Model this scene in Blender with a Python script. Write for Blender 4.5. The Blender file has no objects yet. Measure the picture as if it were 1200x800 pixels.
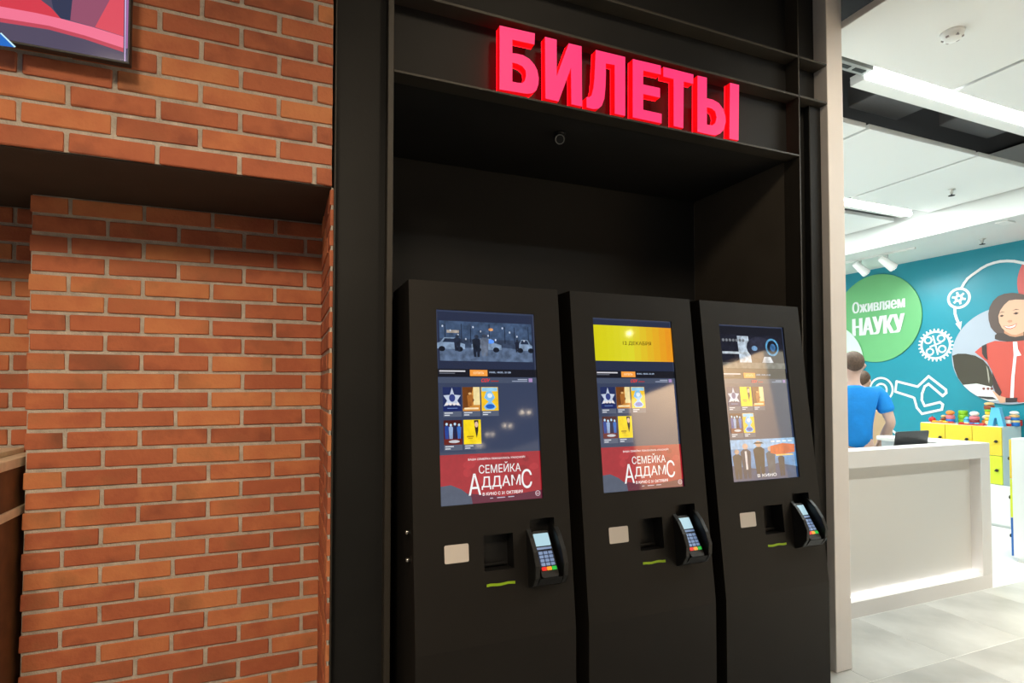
import bpy, bmesh, math, random
from mathutils import Vector, Matrix
from mathutils.geometry import tessellate_polygon

# ------------------------------------------------------------------ camera, world, lights, exposure
SC = bpy.context.scene
COL = SC.collection
random.seed(7)
EYE = Vector((0.0, 0.0, 1.6))
YAW, PITCH, ROLL = math.radians(22.02), math.radians(1.69), math.radians(0.0375)
cam_data = bpy.data.cameras.new('camera')
cam_data.sensor_width = 36.0
cam_data.lens = 655.84 / 1200.0 * 36.0
cam_data.shift_y = 31.5 / 1200.0
cam_data.clip_start = 0.05
cam = bpy.data.objects.new('camera', cam_data)
COL.objects.link(cam)
cam.location = EYE
cam.rotation_euler = (Matrix.Rotation(-YAW, 3, 'Z') @ Matrix.Rotation(math.pi / 2 + PITCH, 3, 'X') @ Matrix.Rotation(ROLL, 3, 'Z')).to_euler()
SC.camera = cam

SC.view_settings.view_transform = 'Standard'
SC.view_settings.look = 'None'
SC.view_settings.exposure = 0.0
SC.view_settings.gamma = 1.0
SC.view_settings.use_curve_mapping = False

world = bpy.data.worlds.new('world')
SC.world = world
world.use_nodes = True
world.node_tree.nodes['Background'].inputs[0].default_value = (0.95, 0.86, 0.76, 1)
world.node_tree.nodes['Background'].inputs[1].default_value = 0.29

WARM = (1.0, 0.80, 0.56)
COOL = (0.93, 1.0, 0.97)
HALL_SPOT_W = 95.0
SHOP_TUBE_W = 56.0

# ------------------------------------------------------------------ helpers
def srgb(r, g, b):
    def f(c):
        c /= 255.0
        return c / 12.92 if c <= 0.04045 else ((c + 0.055) / 1.055) ** 2.4
    return (f(r), f(g), f(b), 1.0)

MATS = {}
def mat(name, col, rough=0.6, metal=0.0, emit=None, strength=0.0, ior=1.5, noise=0.0, nscale=20.0, bump=0.0, bscale=120.0, spec=0.5):
    if name in MATS:
        return MATS[name]
    m = bpy.data.materials.new(name)
    m.use_nodes = True
    nt = m.node_tree
    b = nt.nodes['Principled BSDF']
    b.inputs['Base Color'].default_value = col
    b.inputs['Roughness'].default_value = rough
    b.inputs['Metallic'].default_value = metal
    b.inputs['IOR'].default_value = ior
    b.inputs['Specular IOR Level'].default_value = spec
    if emit is not None:
        b.inputs['Emission Color'].default_value = emit
        b.inputs['Emission Strength'].default_value = strength
    tc = None
    if noise or bump:
        tc = nt.nodes.new('ShaderNodeTexCoord')
    if noise:
        n = nt.nodes.new('ShaderNodeTexNoise')
        n.inputs['Scale'].default_value = nscale
        n.inputs['Detail'].default_value = 5
        nt.links.new(tc.outputs['Object'], n.inputs['Vector'])
        r = nt.nodes.new('ShaderNodeValToRGB')
        r.color_ramp.elements[0].position = 0.3
        r.color_ramp.elements[1].position = 0.7
        r.color_ramp.elements[0].color = tuple(c * (1 - noise) for c in col[:3]) + (1,)
        r.color_ramp.elements[1].color = tuple(min(1, c * (1 + noise)) for c in col[:3]) + (1,)
        nt.links.new(n.outputs['Fac'], r.inputs['Fac'])
        nt.links.new(r.outputs['Color'], b.inputs['Base Color'])
    if bump:
        n2 = nt.nodes.new('ShaderNodeTexNoise')
        n2.inputs['Scale'].default_value = bscale
        n2.inputs['Detail'].default_value = 3
        nt.links.new(tc.outputs['Object'], n2.inputs['Vector'])
        bp = nt.nodes.new('ShaderNodeBump')
        bp.inputs['Strength'].default_value = bump
        bp.inputs['Distance'].default_value = 0.01
        nt.links.new(n2.outputs['Fac'], bp.inputs['Height'])
        nt.links.new(bp.outputs['Normal'], b.inputs['Normal'])
    MATS[name] = m
    return m

def glow(name, rgb, strength=1.0, rough=0.05, ior=2.3, grain=0.0):
    """lit display colour under glossy glass"""
    c = srgb(*rgb)
    new = name not in MATS
    m = mat(name, (0.006, 0.006, 0.008, 1), rough, emit=c, strength=strength, ior=ior)
    if new and grain:
        nt = m.node_tree; b = nt.nodes['Principled BSDF']
        tc = nt.nodes.new('ShaderNodeTexCoord'); n = nt.nodes.new('ShaderNodeTexNoise')
        n.inputs['Scale'].default_value = 42.0; n.inputs['Detail'].default_value = 3.0
        nt.links.new(tc.outputs['Object'], n.inputs['Vector'])
        r = nt.nodes.new('ShaderNodeMapRange')
        r.inputs['From Min'].default_value = 0.3; r.inputs['From Max'].default_value = 0.7
        r.inputs['To Min'].default_value = strength*(1-grain); r.inputs['To Max'].default_value = strength*(1+grain)
        nt.links.new(n.outputs['Fac'], r.inputs['Value']); nt.links.new(r.outputs['Result'], b.inputs['Emission Strength'])
    return m

class MB:
    """collects geometry for one mesh"""
    def __init__(self):
        self.v, self.f, self.mi, self.sm = [], [], [], []
    def add(self, vs, fs, mi=0, smooth=False):
        o = len(self.v)
        self.v += [tuple(v) for v in vs]
        for f in fs:
            self.f.append(tuple(i + o for i in f)); self.mi.append(mi); self.sm.append(smooth)
    def box(self, x0, x1, y0, y1, z0, z1, mi=0):
        vs = [(x0,y0,z0),(x1,y0,z0),(x1,y1,z0),(x0,y1,z0),(x0,y0,z1),(x1,y0,z1),(x1,y1,z1),(x0,y1,z1)]
        self.add(vs, [(3,2,1,0),(4,5,6,7),(0,1,5,4),(1,2,6,5),(2,3,7,6),(3,0,4,7)], mi)
    def prism(self, poly, O, ax, ay, n, depth, holes=(), mi=0, mi_side=None):
        """polygon in the (ax, ay) plane at O; its front looks along n, solid goes back by depth"""
        O, ax, ay, n = Vector(O), Vector(ax), Vector(ay), Vector(n)
        loops = [list(poly)] + [list(h) for h in holes]
        pts3 = [[Vector((p[0], p[1], 0)) for p in l] for l in loops]
        tris = tessellate_polygon(pts3)
        flat = [p for l in loops for p in l]
        fr = [O + ax * p[0] + ay * p[1] for p in flat]
        tri2 = []
        for t in tris:
            a, b, c = (fr[i] for i in t)
            if (b - a).cross(c - a).dot(n) < 0: t = (t[0], t[2], t[1])
            tri2.append(tuple(t))
        if depth <= 0:
            self.add(fr, tri2, mi); return
        bk = [p - n * depth for p in fr]
        N = len(fr)
        self.add(fr + bk, tri2 + [(t[0]+N, t[2]+N, t[1]+N) for t in tri2], mi)
        o = 0
        for li, l in enumerate(loops):
            k = len(l)
            area = sum(l[i][0]*l[(i+1)%k][1] - l[(i+1)%k][0]*l[i][1] for i in range(k))
            hand = ax.cross(ay).dot(n)
            flip = (area * hand > 0) == (li > 0)
            vs, fs = [], []
            for i in range(k):
                j = (i+1) % k
                q = [fr[o+i], bk[o+i], bk[o+j], fr[o+j]]
                if flip: q.reverse()
                fs.append(tuple(range(len(vs), len(vs)+4))); vs += q
            self.add(vs, fs, mi if mi_side is None else mi_side)
            o += k
    def lathe(self, prof, c, seg=16, mi=0, axis='z', smooth=True):
        """prof: list of (radius, height)"""
        c = Vector(c); vs, fs = [], []
        for r, h in prof:
            for i in range(seg):
                a = 2 * math.pi * i / seg
                d = (r*math.cos(a), r*math.sin(a), h)
                if axis == 'y': d = (d[0], -h, d[1])
                if axis == 'x': d = (-h, d[1], d[0])
                vs.append(c + Vector(d))
        for j in range(len(prof)-1):
            for i in range(seg):
                k = (i+1) % seg
                fs.append((j*seg+i, j*seg+k, (j+1)*seg+k, (j+1)*seg+i))
        fs.append(tuple(range(seg-1, -1, -1)))
        t = (len(prof)-1)*seg
        fs.append(tuple(range(t, t+seg)))
        self.add(vs, fs, mi, smooth)
    def tube(self, pts, r, seg=8, mi=0):
        pts = [Vector(p) for p in pts]
        vs, fs = [], []
        for i, p in enumerate(pts):
            d = (pts[min(i+1, len(pts)-1)] - pts[max(i-1, 0)]).normalized()
            u = d.cross(Vector((0, 0, 1)))
            if u.length < 1e-3: u = d.cross(Vector((1, 0, 0)))
            u.normalize(); w = d.cross(u)
            for k in range(seg):
                a = 2*math.pi*k/seg
                vs.append(p + u*r*math.cos(a) + w*r*math.sin(a))
        for i in range(len(pts)-1):
            for k in range(seg):
                l = (k+1) % seg
                fs.append((i*seg+k, i*seg+l, (i+1)*seg+l, (i+1)*seg+k))
        fs.append(tuple(range(seg-1, -1, -1))); t = (len(pts)-1)*seg
        fs.append(tuple(range(t, t+seg)))
        self.add(vs, fs, mi, True)
    def mesh(self, name, mats, base=(0, 0, 0), bevel=0.0, segs=2):
        b = Vector(base)
        me = bpy.data.meshes.new(name)
        me.from_pydata([tuple(Vector(v) - b) for v in self.v], [], self.f)
        for m in (mats if isinstance(mats, (list, tuple)) else [mats]): me.materials.append(m)
        me.polygons.foreach_set('material_index', self.mi)
        me.polygons.foreach_set('use_smooth', self.sm)
        me.update()
        if bevel:
            bm = bmesh.new(); bm.from_mesh(me)
            bmesh.ops.remove_doubles(bm, verts=bm.verts, dist=1e-6)
            ed = [e for e in bm.edges if len(e.link_faces) == 2 and e.calc_face_angle(0) > 0.6]
            bmesh.ops.bevel(bm, geom=ed, offset=bevel, segments=segs, affect='EDGES', profile=0.5)
            bm.to_mesh(me); bm.free()
        return me

def link(name, me, parent=None, loc=(0, 0, 0), rot=None):
    o = bpy.data.objects.new(name, me)
    COL.objects.link(o)
    o.location = loc
    if rot: o.rotation_euler = rot
    if parent is not None: o.parent = parent
    return o

def tag(o, label=None, cat=None, group=None, kind=None):
    if label: o['label'] = label
    if cat: o['category'] = cat
    if group: o['group'] = group
    if kind: o['kind'] = kind
    return o

def thing(name, loc, label, cat, group=None, rotz=0.0):
    o = bpy.data.objects.new(name, None)
    o.empty_display_size = 0.1
    COL.objects.link(o)
    o.location = loc
    o.rotation_euler = (0, 0, rotz)
    return tag(o, label, cat, group)

def part(name, mb, mats, root, bevel=0.0, segs=2, base=None):
    """mesh given in world space, attached to an unrotated root (or a part that shares its origin)"""
    b = base if base is not None else root.matrix_basis.translation
    return link(name, mb.mesh(name, mats, b, bevel, segs), root)

def boxmb(*a):
    m = MB(); m.box(*a); return m

def struct(name, mb, mats, bevel=0.0, base=(0, 0, 0), label=None):
    o = link(name, mb.mesh(name, mats, base, bevel), None, base)
    tag(o, label, None, None, 'structure')
    return o

def circle(c, r, n=40, a0=0.0):
    return [(c[0] + r*math.cos(a0 + 2*math.pi*i/n), c[1] + r*math.sin(a0 + 2*math.pi*i/n)) for i in range(n)]

def stroke(pts, w, closed=False):
    """outline polygons for a line of width w: list of quads"""
    out = []
    P = [Vector(p) for p in pts]
    n = len(P)
    for i in range(n if closed else n-1):
        a, b = P[i], P[(i+1) % n]
        d = (b - a)
        if d.length < 1e-6: continue
        d.normalize(); s = Vector((-d.y, d.x)) * w / 2; e = d * w * 0.32
        out.append([tuple(a - e - s), tuple(b + e - s), tuple(b + e + s), tuple(a - e + s)])
    return out

def rrect(x0, x1, y0, y1, r, n=4):
    pts = []
    for cx, cy, a in ((x1-r, y1-r, 0), (x0+r, y1-r, 90), (x0+r, y0+r, 180), (x1-r, y0+r, 270)):
        for i in range(n+1):
            t = math.radians(a + 90*i/n)
            pts.append((cx + r*math.cos(t), cy + r*math.sin(t)))
    return pts

def text_tris(body, offset=0.0, shear=0.0):
    cu = bpy.data.curves.new('txt', 'FONT')
    cu.body = body; cu.offset = offset; cu.shear = shear; cu.resolution_u = 3
    cu.fill_mode = 'FRONT'
    o = bpy.data.objects.new('txt', cu)
    COL.objects.link(o)
    bpy.context.view_layer.update()
    me = bpy.data.meshes.new_from_object(o.evaluated_get(bpy.context.evaluated_depsgraph_get()))
    vs = [(v.co.x, v.co.y) for v in me.vertices]; fs = [tuple(p.vertices) for p in me.polygons]
    bpy.data.objects.remove(o); bpy.data.meshes.remove(me); bpy.data.curves.remove(cu)
    return vs, fs

def add_text(mb, body, rect, O, ax, ay, n, lift, mi=0, offset=0.0, shear=0.0, bold=0.0, copies=1, step=0.0):
    """lettering stretched into rect=(x0,x1,y0,y1) of the plane, as a flat print lifted off it"""
    vs, fs = text_tris(body, offset, shear)
    if not vs: return
    xs = [v[0] for v in vs]; ys = [v[1] for v in vs]
    sx = (rect[1]-rect[0])/(max(xs)-min(xs)); sy = (rect[3]-rect[2])/(max(ys)-min(ys))
    O, ax, ay, n = Vector(O), Vector(ax), Vector(ay), Vector(n)
    for k in range(copies):
        dx = 0.0 if copies == 1 else bold*(k/(copies-1)-0.5)
        P = [O + ax*(rect[0]+(x-min(xs))*sx+dx) + ay*(rect[2]+(y-min(ys))*sy) + n*(lift+(0.0005+step*13)*k) for x, y in vs]
        for iq, f in enumerate(fs):
            nn = (P[f[1]]-P[f[0]]).cross(P[f[2]]-P[f[0]])
            g = f if nn.dot(n) >= 0 else tuple(reversed(f))
            mb.add([P[i] + n*step*(iq % 13) for i in g], [tuple(range(len(g)))], mi)

XA, YA, ZA = Vector((1,0,0)), Vector((0,1,0)), Vector((0,0,1))

# ------------------------------------------------------------------ traced outlines, in metres on their own planes
LETTERS = {
 'be': [[(0.850,3.171), (1.019,3.176), (1.017,3.125), (0.910,3.122), (0.910,3.061), (0.930,3.064), (0.961,3.064), (0.992,3.054), (1.017,3.033), (1.031,3.010), (1.038,2.976), (1.036,2.947), (1.026,2.919), (1.008,2.902), (0.983,2.894), (0.955,2.892), (0.850,2.887)], [(0.910,3.019), (0.933,3.019), (0.958,3.013), (0.973,2.998), (0.976,2.975), (0.970,2.951), (0.958,2.938), (0.936,2.934), (0.910,2.934)]],
 'i': [[(1.069,3.173), (1.128,3.173), (1.128,3.004), (1.190,3.171), (1.257,3.172), (1.259,2.889), (1.203,2.889), (1.201,3.058), (1.137,2.889), (1.071,2.890)]],
 'el': [[(1.333,3.173), (1.495,3.175), (1.493,2.888), (1.435,2.888), (1.436,3.123), (1.387,3.120), (1.387,3.068), (1.384,3.000), (1.378,2.949), (1.364,2.913), (1.347,2.896), (1.319,2.888), (1.283,2.889), (1.282,2.938), (1.297,2.940), (1.309,2.951), (1.319,2.987), (1.325,3.036), (1.330,3.129)]],
 'ie': [[(1.538,3.175), (1.702,3.178), (1.702,3.133), (1.598,3.131), (1.597,3.062), (1.696,3.064), (1.696,3.016), (1.597,3.015), (1.596,2.937), (1.705,2.937), (1.704,2.889), (1.536,2.889)]],
 'te': [[(1.717,3.175), (1.902,3.176), (1.900,3.127), (1.841,3.127), (1.836,2.888), (1.777,2.889), (1.779,3.127), (1.717,3.126)]],
 'yeru': [[(1.928,3.176), (1.988,3.177), (1.986,3.070), (2.026,3.070), (2.064,3.060), (2.092,3.035), (2.107,3.000), (2.109,2.970), (2.096,2.926), (2.071,2.901), (2.038,2.886), (2.005,2.884), (1.924,2.885)], [(1.986,3.023), (2.017,3.023), (2.040,3.011), (2.049,2.982), (2.039,2.950), (2.020,2.935), (1.985,2.933)]],
 'yeru_bar': [[(2.140,3.182), (2.201,3.183), (2.193,2.885), (2.132,2.885)]],
}
MURAL = {
 'arrow_arc': [(4.704,2.904), (4.671,2.964), (4.619,3.027), (4.629,3.007), (4.517,3.097), (4.396,3.160), (4.253,3.180), (4.105,3.153), (4.009,3.110)],
 'arrow_tail': [(4.790,2.647), (4.788,2.574), (4.771,2.506), (4.752,2.454)],
 'arrow_head': [(4.788,2.440), (4.707,2.463), (4.725,2.342)],
 'arm_a': [(5.303,1.581), (5.594,1.656), (5.616,1.503), (5.360,1.423)],
 'arm_claw': [(5.294,1.581), (5.144,1.726), (4.924,1.538), (4.920,1.494), (4.966,1.452), (5.146,1.617), (5.198,1.581), (5.235,1.480), (5.240,1.389), (5.204,1.304), (5.001,1.363), (4.964,1.333), (4.978,1.262), (5.241,1.191), (5.309,1.276), (5.342,1.414)],
 'leg_lines': [(5.740,0.999), (5.646,0.919)],
 'leg_lines2': [(5.768,1.404), (5.753,1.356)],
 'hair': [(4.333,2.293), (4.367,2.348), (4.388,2.444), (4.390,2.527), (4.374,2.608), (4.334,2.686), (4.280,2.736), (4.211,2.759), (4.127,2.758), (4.045,2.734), (3.997,2.699), (4.007,2.225), (4.097,2.202), (4.274,2.226)],
 'face': [(4.280,2.483), (4.258,2.553), (4.214,2.618), (4.162,2.666), (4.095,2.669), (4.014,2.646), (3.999,2.620), (4.006,2.284), (4.047,2.244), (4.097,2.226), (4.146,2.236), (4.204,2.278), (4.246,2.330), (4.273,2.400)],
 'neck': [(4.221,2.303), (4.022,2.285), (4.024,2.196), (4.223,2.212)],
 'eye_l': [(4.268,2.482), (4.242,2.497), (4.217,2.482), (4.243,2.467)],
 'eye_r': [(4.124,2.496), (4.090,2.512), (4.063,2.495), (4.091,2.480)],
 'nose': [(4.188,2.406), (4.167,2.420), (4.134,2.416), (4.134,2.392), (4.168,2.386)],
 'mouth': [(4.220,2.348), (4.169,2.335), (4.127,2.343), (4.094,2.362), (4.111,2.329), (4.153,2.315), (4.190,2.323)],
 'collar': [(4.322,2.240), (4.290,2.269), (4.222,2.259), (4.163,2.217), (4.105,2.201), (4.007,2.215), (4.009,2.155), (4.106,2.149), (4.190,2.149), (4.275,2.169), (4.323,2.193)],
 'suit': [(4.555,2.037), (4.489,2.096), (4.407,2.143), (4.327,2.169), (4.190,2.149), (4.106,2.149), (4.008,2.161), (4.025,1.392), (4.090,1.385), (4.155,1.433), (4.273,1.450), (4.304,1.613), (4.362,1.778), (4.421,1.905)],
 'strap': [(4.471,2.112), (4.416,2.138), (4.415,2.029), (4.406,1.921), (4.438,1.951), (4.469,2.011)],
 'zip': [(4.131,2.144), (4.087,2.141), (4.082,2.051), (4.048,1.970), (4.097,1.962), (4.125,1.693), (4.138,1.443), (4.176,1.442), (4.158,1.694), (4.127,1.974)],
 'helmet': [(4.820,2.003), (4.754,2.026), (4.658,2.021), (4.547,1.990), (4.457,1.927), (4.396,1.841), (4.363,1.737), (4.353,1.613), (4.375,1.572), (4.536,1.614), (4.701,1.603), (4.761,1.700), (4.801,1.832)],
 'helmet_base': [(4.701,1.603), (4.536,1.622), (4.383,1.582), (4.341,1.511), (4.308,1.439), (4.300,1.409), (4.396,1.382), (4.503,1.425), (4.631,1.507)],
 'helmet_band': [(4.539,1.456), (4.360,1.449), (4.317,1.419), (4.414,1.416), (4.503,1.429)],
 'sleeve_dark': [(4.362,1.778), (4.304,1.613), (4.263,1.512), (4.290,1.450), (4.332,1.511), (4.357,1.593)],
 'hand': [(4.367,1.531), (4.341,1.521), (4.290,1.466), (4.222,1.447), (4.227,1.381), (4.283,1.373), (4.308,1.429)],
 'cuff': [(4.222,1.441), (4.097,1.444), (4.106,1.394), (4.220,1.383)],
}
TV_PRINT = {
 'seat_red': [(-0.834,2.790), (-0.732,2.817), (-0.707,2.800), (-0.681,2.771), (-0.759,2.771), (-0.833,2.771)],
 'band_pink': [(-0.833,2.771), (-0.743,2.773), (-0.681,2.771), (-0.598,2.764), (-0.511,2.752), (-0.511,2.714), (-0.617,2.731), (-0.712,2.740), (-0.833,2.735)],
 'shade_navy': [(-0.729,2.818), (-0.651,2.838), (-0.656,2.772), (-0.681,2.771), (-0.701,2.798)],
 'chair_mauve': [(-0.651,2.838), (-0.552,2.864), (-0.588,2.764), (-0.656,2.772)],
 'chair_red': [(-0.552,2.864), (-0.513,2.875), (-0.511,2.753), (-0.590,2.765)],
 'blue': [(-0.832,2.686), (-0.796,2.650), (-0.831,2.648)],
 'line_white': [(-0.513,2.875), (-0.508,2.876), (-0.505,2.670), (-0.507,2.670)],
 'strip_lav': [(-0.507,2.876), (-0.497,2.879), (-0.494,2.716), (-0.503,2.714)],
 'blue_line': [(-0.832,2.691), (-0.829,2.689), (-0.792,2.653), (-0.796,2.650), (-0.832,2.686)],
}

# ------------------------------------------------------------------ materials of the place
def brick_material():
    m = bpy.data.materials.new('brick_clay'); m.use_nodes = True
    nt = m.node_tree; b = nt.nodes['Principled BSDF']
    b.inputs['Roughness'].default_value = 0.82
    tc = nt.nodes.new('ShaderNodeTexCoord'); oi = nt.nodes.new('ShaderNodeObjectInfo')
    off = nt.nodes.new('ShaderNodeVectorMath'); off.operation = 'SCALE'
    comb = nt.nodes.new('ShaderNodeCombineXYZ')
    for k in range(3): nt.links.new(oi.outputs['Random'], comb.inputs[k])
    nt.links.new(comb.outputs[0], off.inputs[0]); off.inputs['Scale'].default_value = 37.0
    add = nt.nodes.new('ShaderNodeVectorMath'); add.operation = 'ADD'
    nt.links.new(tc.outputs['Object'], add.inputs[0]); nt.links.new(off.outputs[0], add.inputs[1])
    r1 = nt.nodes.new('ShaderNodeValToRGB')
    els = r1.color_ramp.elements
    els[0].position = 0.0; els[0].color = (0.30, 0.082, 0.042, 1)
    els[1].position = 1.0; els[1].color = (0.62, 0.235, 0.094, 1)
    for p, c in ((0.25, (0.48, 0.142, 0.064, 1)), (0.5, (0.42, 0.115, 0.055, 1)), (0.75, (0.55, 0.180, 0.076, 1))):
        e = els.new(p); e.color = c
    n1 = nt.nodes.new('ShaderNodeTexNoise'); n1.inputs['Scale'].default_value = 9.0; n1.inputs['Detail'].default_value = 4
    nt.links.new(add.outputs[0], n1.inputs['Vector'])
    ma = nt.nodes.new('ShaderNodeMath'); ma.operation = 'MULTIPLY_ADD'; ma.inputs[1].default_value = 0.85
    s2 = nt.nodes.new('ShaderNodeMath'); s2.operation = 'MULTIPLY_ADD'; s2.inputs[1].default_value = 0.9; s2.inputs[2].default_value = -0.35
    nt.links.new(n1.outputs['Fac'], s2.inputs[0])
    nt.links.new(oi.outputs['Random'], ma.inputs[0]); nt.links.new(s2.outputs[0], ma.inputs[2])
    nt.links.new(ma.outputs[0], r1.inputs['Fac'])
    # dark kiln flashes
    n2 = nt.nodes.new('ShaderNodeTexNoise'); n2.inputs['Scale'].default_value = 4.5; n2.inputs['Detail'].default_value = 6
    nt.links.new(add.outputs[0], n2.inputs['Vector'])
    r2 = nt.nodes.new('ShaderNodeValToRGB')
    r2.color_ramp.elements[0].position = 0.55; r2.color_ramp.elements[0].color = (0, 0, 0, 1)
    r2.color_ramp.elements[1].position = 0.74; r2.color_ramp.elements[1].color = (0.75, 0.75, 0.75, 1)
    nt.links.new(n2.outputs['Fac'], r2.inputs['Fac'])
    mx = nt.nodes.new('ShaderNodeMixRGB'); mx.inputs[2].default_value = (0.17, 0.062, 0.035, 1)
    nt.links.new(r2.outputs['Color'], mx.inputs[0]); nt.links.new(r1.outputs['Color'], mx.inputs[1])
    nt.links.new(mx.outputs[0], b.inputs['Base Color'])
    n3 = nt.nodes.new('ShaderNodeTexNoise'); n3.inputs['Scale'].default_value = 70.0; n3.inputs['Detail'].default_value = 6
    nt.links.new(add.outputs[0], n3.inputs['Vector'])
    bp = nt.nodes.new('ShaderNodeBump'); bp.inputs['Strength'].default_value = 0.35; bp.inputs['Distance'].default_value = 0.006
    nt.links.new(n3.outputs['Fac'], bp.inputs['Height']); nt.links.new(bp.outputs['Normal'], b.inputs['Normal'])
    return m

M_BRICK = brick_material()
M_MORTAR = mat('mortar', (0.50, 0.45, 0.395, 1), 0.95, noise=0.18, nscale=25, bump=0.5, bscale=160)
M_SOFFIT = mat('soffit_paint', (0.035, 0.027, 0.02, 1), 0.75, noise=0.15, nscale=6)
M_STEEL = mat('black_steel_paint', (0.0075, 0.0078, 0.0080, 1), 0.58, noise=0.15, nscale=5, bump=0.05, bscale=60, spec=0.3)
M_STEEL_WARM = mat('brown_black_steel', (0.032, 0.027, 0.021, 1), 0.5, noise=0.1, nscale=6)
M_LIT_REVEAL = mat('reveal_lit_tone', (0.10, 0.084, 0.066, 1), 0.6, noise=0.1, nscale=4)  # light falling on the right recess wall is put into this paler colour
M_RECESS = mat('recess_paint', (0.009, 0.0088, 0.009, 1), 0.7, noise=0.2, nscale=3)
M_KIOSK = mat('kiosk_powder_coat', (0.0082, 0.0066, 0.0052, 1), 0.6, noise=0.1, nscale=8, bump=0.06, bscale=400, spec=0.32)
M_BLACK = mat('black_plastic', (0.006, 0.006, 0.0065, 1), 0.5)
M_PALE = mat('pale_paint', (0.78, 0.745, 0.73, 1), 0.55, noise=0.03, nscale=4)
M_WHITE = mat('white_paint', (0.80, 0.81, 0.79, 1), 0.5)
M_COUNTER = mat('counter_laminate', (0.70, 0.68, 0.665, 1), 0.45)
M_COUNTER_PANEL = mat('counter_panel', (0.66, 0.645, 0.615, 1), 0.5)
M_CEIL = mat('ceiling_panel', (0.80, 0.82, 0.81, 1), 0.75)
M_DARK_CEIL = mat('dark_plenum', (0.035, 0.035, 0.037, 1), 0.8)
M_TEAL = mat('teal_wall_paint', srgb(24, 138, 158), 0.42, noise=0.04, nscale=2)
M_TILE = mat('grey_stone_tile', (0.44, 0.44, 0.42, 1), 0.38, noise=0.30, nscale=1.6, bump=0.05, bscale=30)
M_GROUT = mat('tile_grout', (0.74, 0.74, 0.70, 1), 0.8)
M_SHOPFLOOR = mat('white_vinyl_floor', (0.80, 0.81, 0.80, 1), 0.35)
M_METAL = mat('satin_metal', (0.62, 0.61, 0.58, 1), 0.3, metal=1.0)
M_WOOD = mat('birch_wood', (0.82, 0.68, 0.50, 1), 0.5, noise=0.15, nscale=14)
M_WOODDARK = mat('dark_wood_board', (0.15, 0.065, 0.026, 1), 0.6, noise=0.3, nscale=12)

D = 2.252            # front plane of the brick and steel wall
CEIL = 4.35
# ------------------------------------------------------------------ floor, ceilings, far walls
floor = struct('floor', boxmb(-6.0, 12.0, -26.0, 2.722, -0.12, -0.0012), M_GROUT)
TX, TY, NX, NY = 0.692, 0.600, 20, 9
tile_me = boxmb(-TX/2+0.002, TX/2-0.002, -TY/2+0.002, TY/2-0.002, -0.02, 0.0).mesh('floor_tile', M_TILE, bevel=0.0006, segs=1)
for i in range(NX):
    for j in range(NY):
        link('tile', tile_me, floor, (3.652 - 8*TX + (i+0.5)*TX, 2.7215 - (j+0.5)*TY, 0))
struct('floor_shop', boxmb(2.86, 9.2, 2.7225, 9.2, -0.12, 0.0), M_SHOPFLOOR)
struct('floor_recess', boxmb(-6.0, 2.86, 2.7225, 3.6, -0.12, 0.0), M_RECESS)
struct('ceiling', boxmb(-6.0, 12.0, -26.0, 9.2, CEIL, CEIL+0.1), M_DARK_CEIL)
struct('wall_back', boxmb(2.86, 9.2, 9.0, 9.2, 0, CEIL), M_WHITE)
M_SCREENWALL = mat('beige_wall_paint', (0.62, 0.52, 0.40, 1), 0.7, noise=0.05, nscale=2)
struct('wall_beige', boxmb(4.55, 4.95, -2.45, 0.05, 0, 2.45), M_SCREENWALL, label='beige wall panel facing the ticket kiosks')

# ------------------------------------------------------------------ brick walls
BL, BH, PX, CZ = 0.2438, 0.0645, 0.2585, 0.0795
brick_cache = {}
def brick_mesh(length, thick=0.10, var=0):
    key = (round(length, 3), thick, var)
    if key not in brick_cache:
        rnd = random.Random(hash(key) & 0xffff)
        mb = MB(); mb.box(-length/2, length/2, 0, thick, -BH/2, BH/2)
        me = mb.mesh('brick', M_BRICK, bevel=0.0028, segs=1)
        for v in me.vertices:
            v.co.x += rnd.uniform(-0.0014, 0.0014); v.co.z += rnd.uniform(-0.0014, 0.0014)
            if v.co.y < 0.02: v.co.y += rnd.uniform(-0.0012, 0.0012)
        brick_cache[key] = me
    return brick_cache[key]

def lay(wall, x0, x1, z0, z1, yf, joint, first_half=False, top_down=False):
    """courses of stretchers between x0 and x1; joint = X of a vertical joint in the first course"""
    n = 0
    z = (z1 - BH/2 - 0.001) if top_down else (z0 + BH/2 + 0.001)
    k = 0
    while (z - BH/2 > z0 - 0.04 if top_down else z + BH/2 < z1 + 0.04):
        j = joint + (PX/2 if k % 2 else 0)
        s = j - math.ceil((j - x0) / PX) * PX
        while s < x1:
            a, b = max(s + (PX-BL)/2, x0), min(s + PX - (PX-BL)/2, x1)
            if b - a > 0.025:
                full = abs((b-a) - BL) < 1e-4
                me = brick_mesh(b-a, 0.10, random.randrange(6) if full else 0)
                o = link('brick', me, wall, ((a+b)/2, yf + random.uniform(-0.0018, 0.0018), z + random.uniform(-0.0012, 0.0012)),
                         (0, random.uniform(-0.004, 0.004), random.uniform(-0.006, 0.006)))
                n += 1
            s += PX
        z += -CZ if top_down else CZ
        k += 1
    return n

# upper wall over the niche
wu = struct('wall_brick_upper', boxmb(-2.0, 0.157, D+0.0075, 3.2, 2.371, 4.34), M_MORTAR)
lay(wu, -1.42, 0.157, 2.371, 4.1, D, 0.0925)
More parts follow.
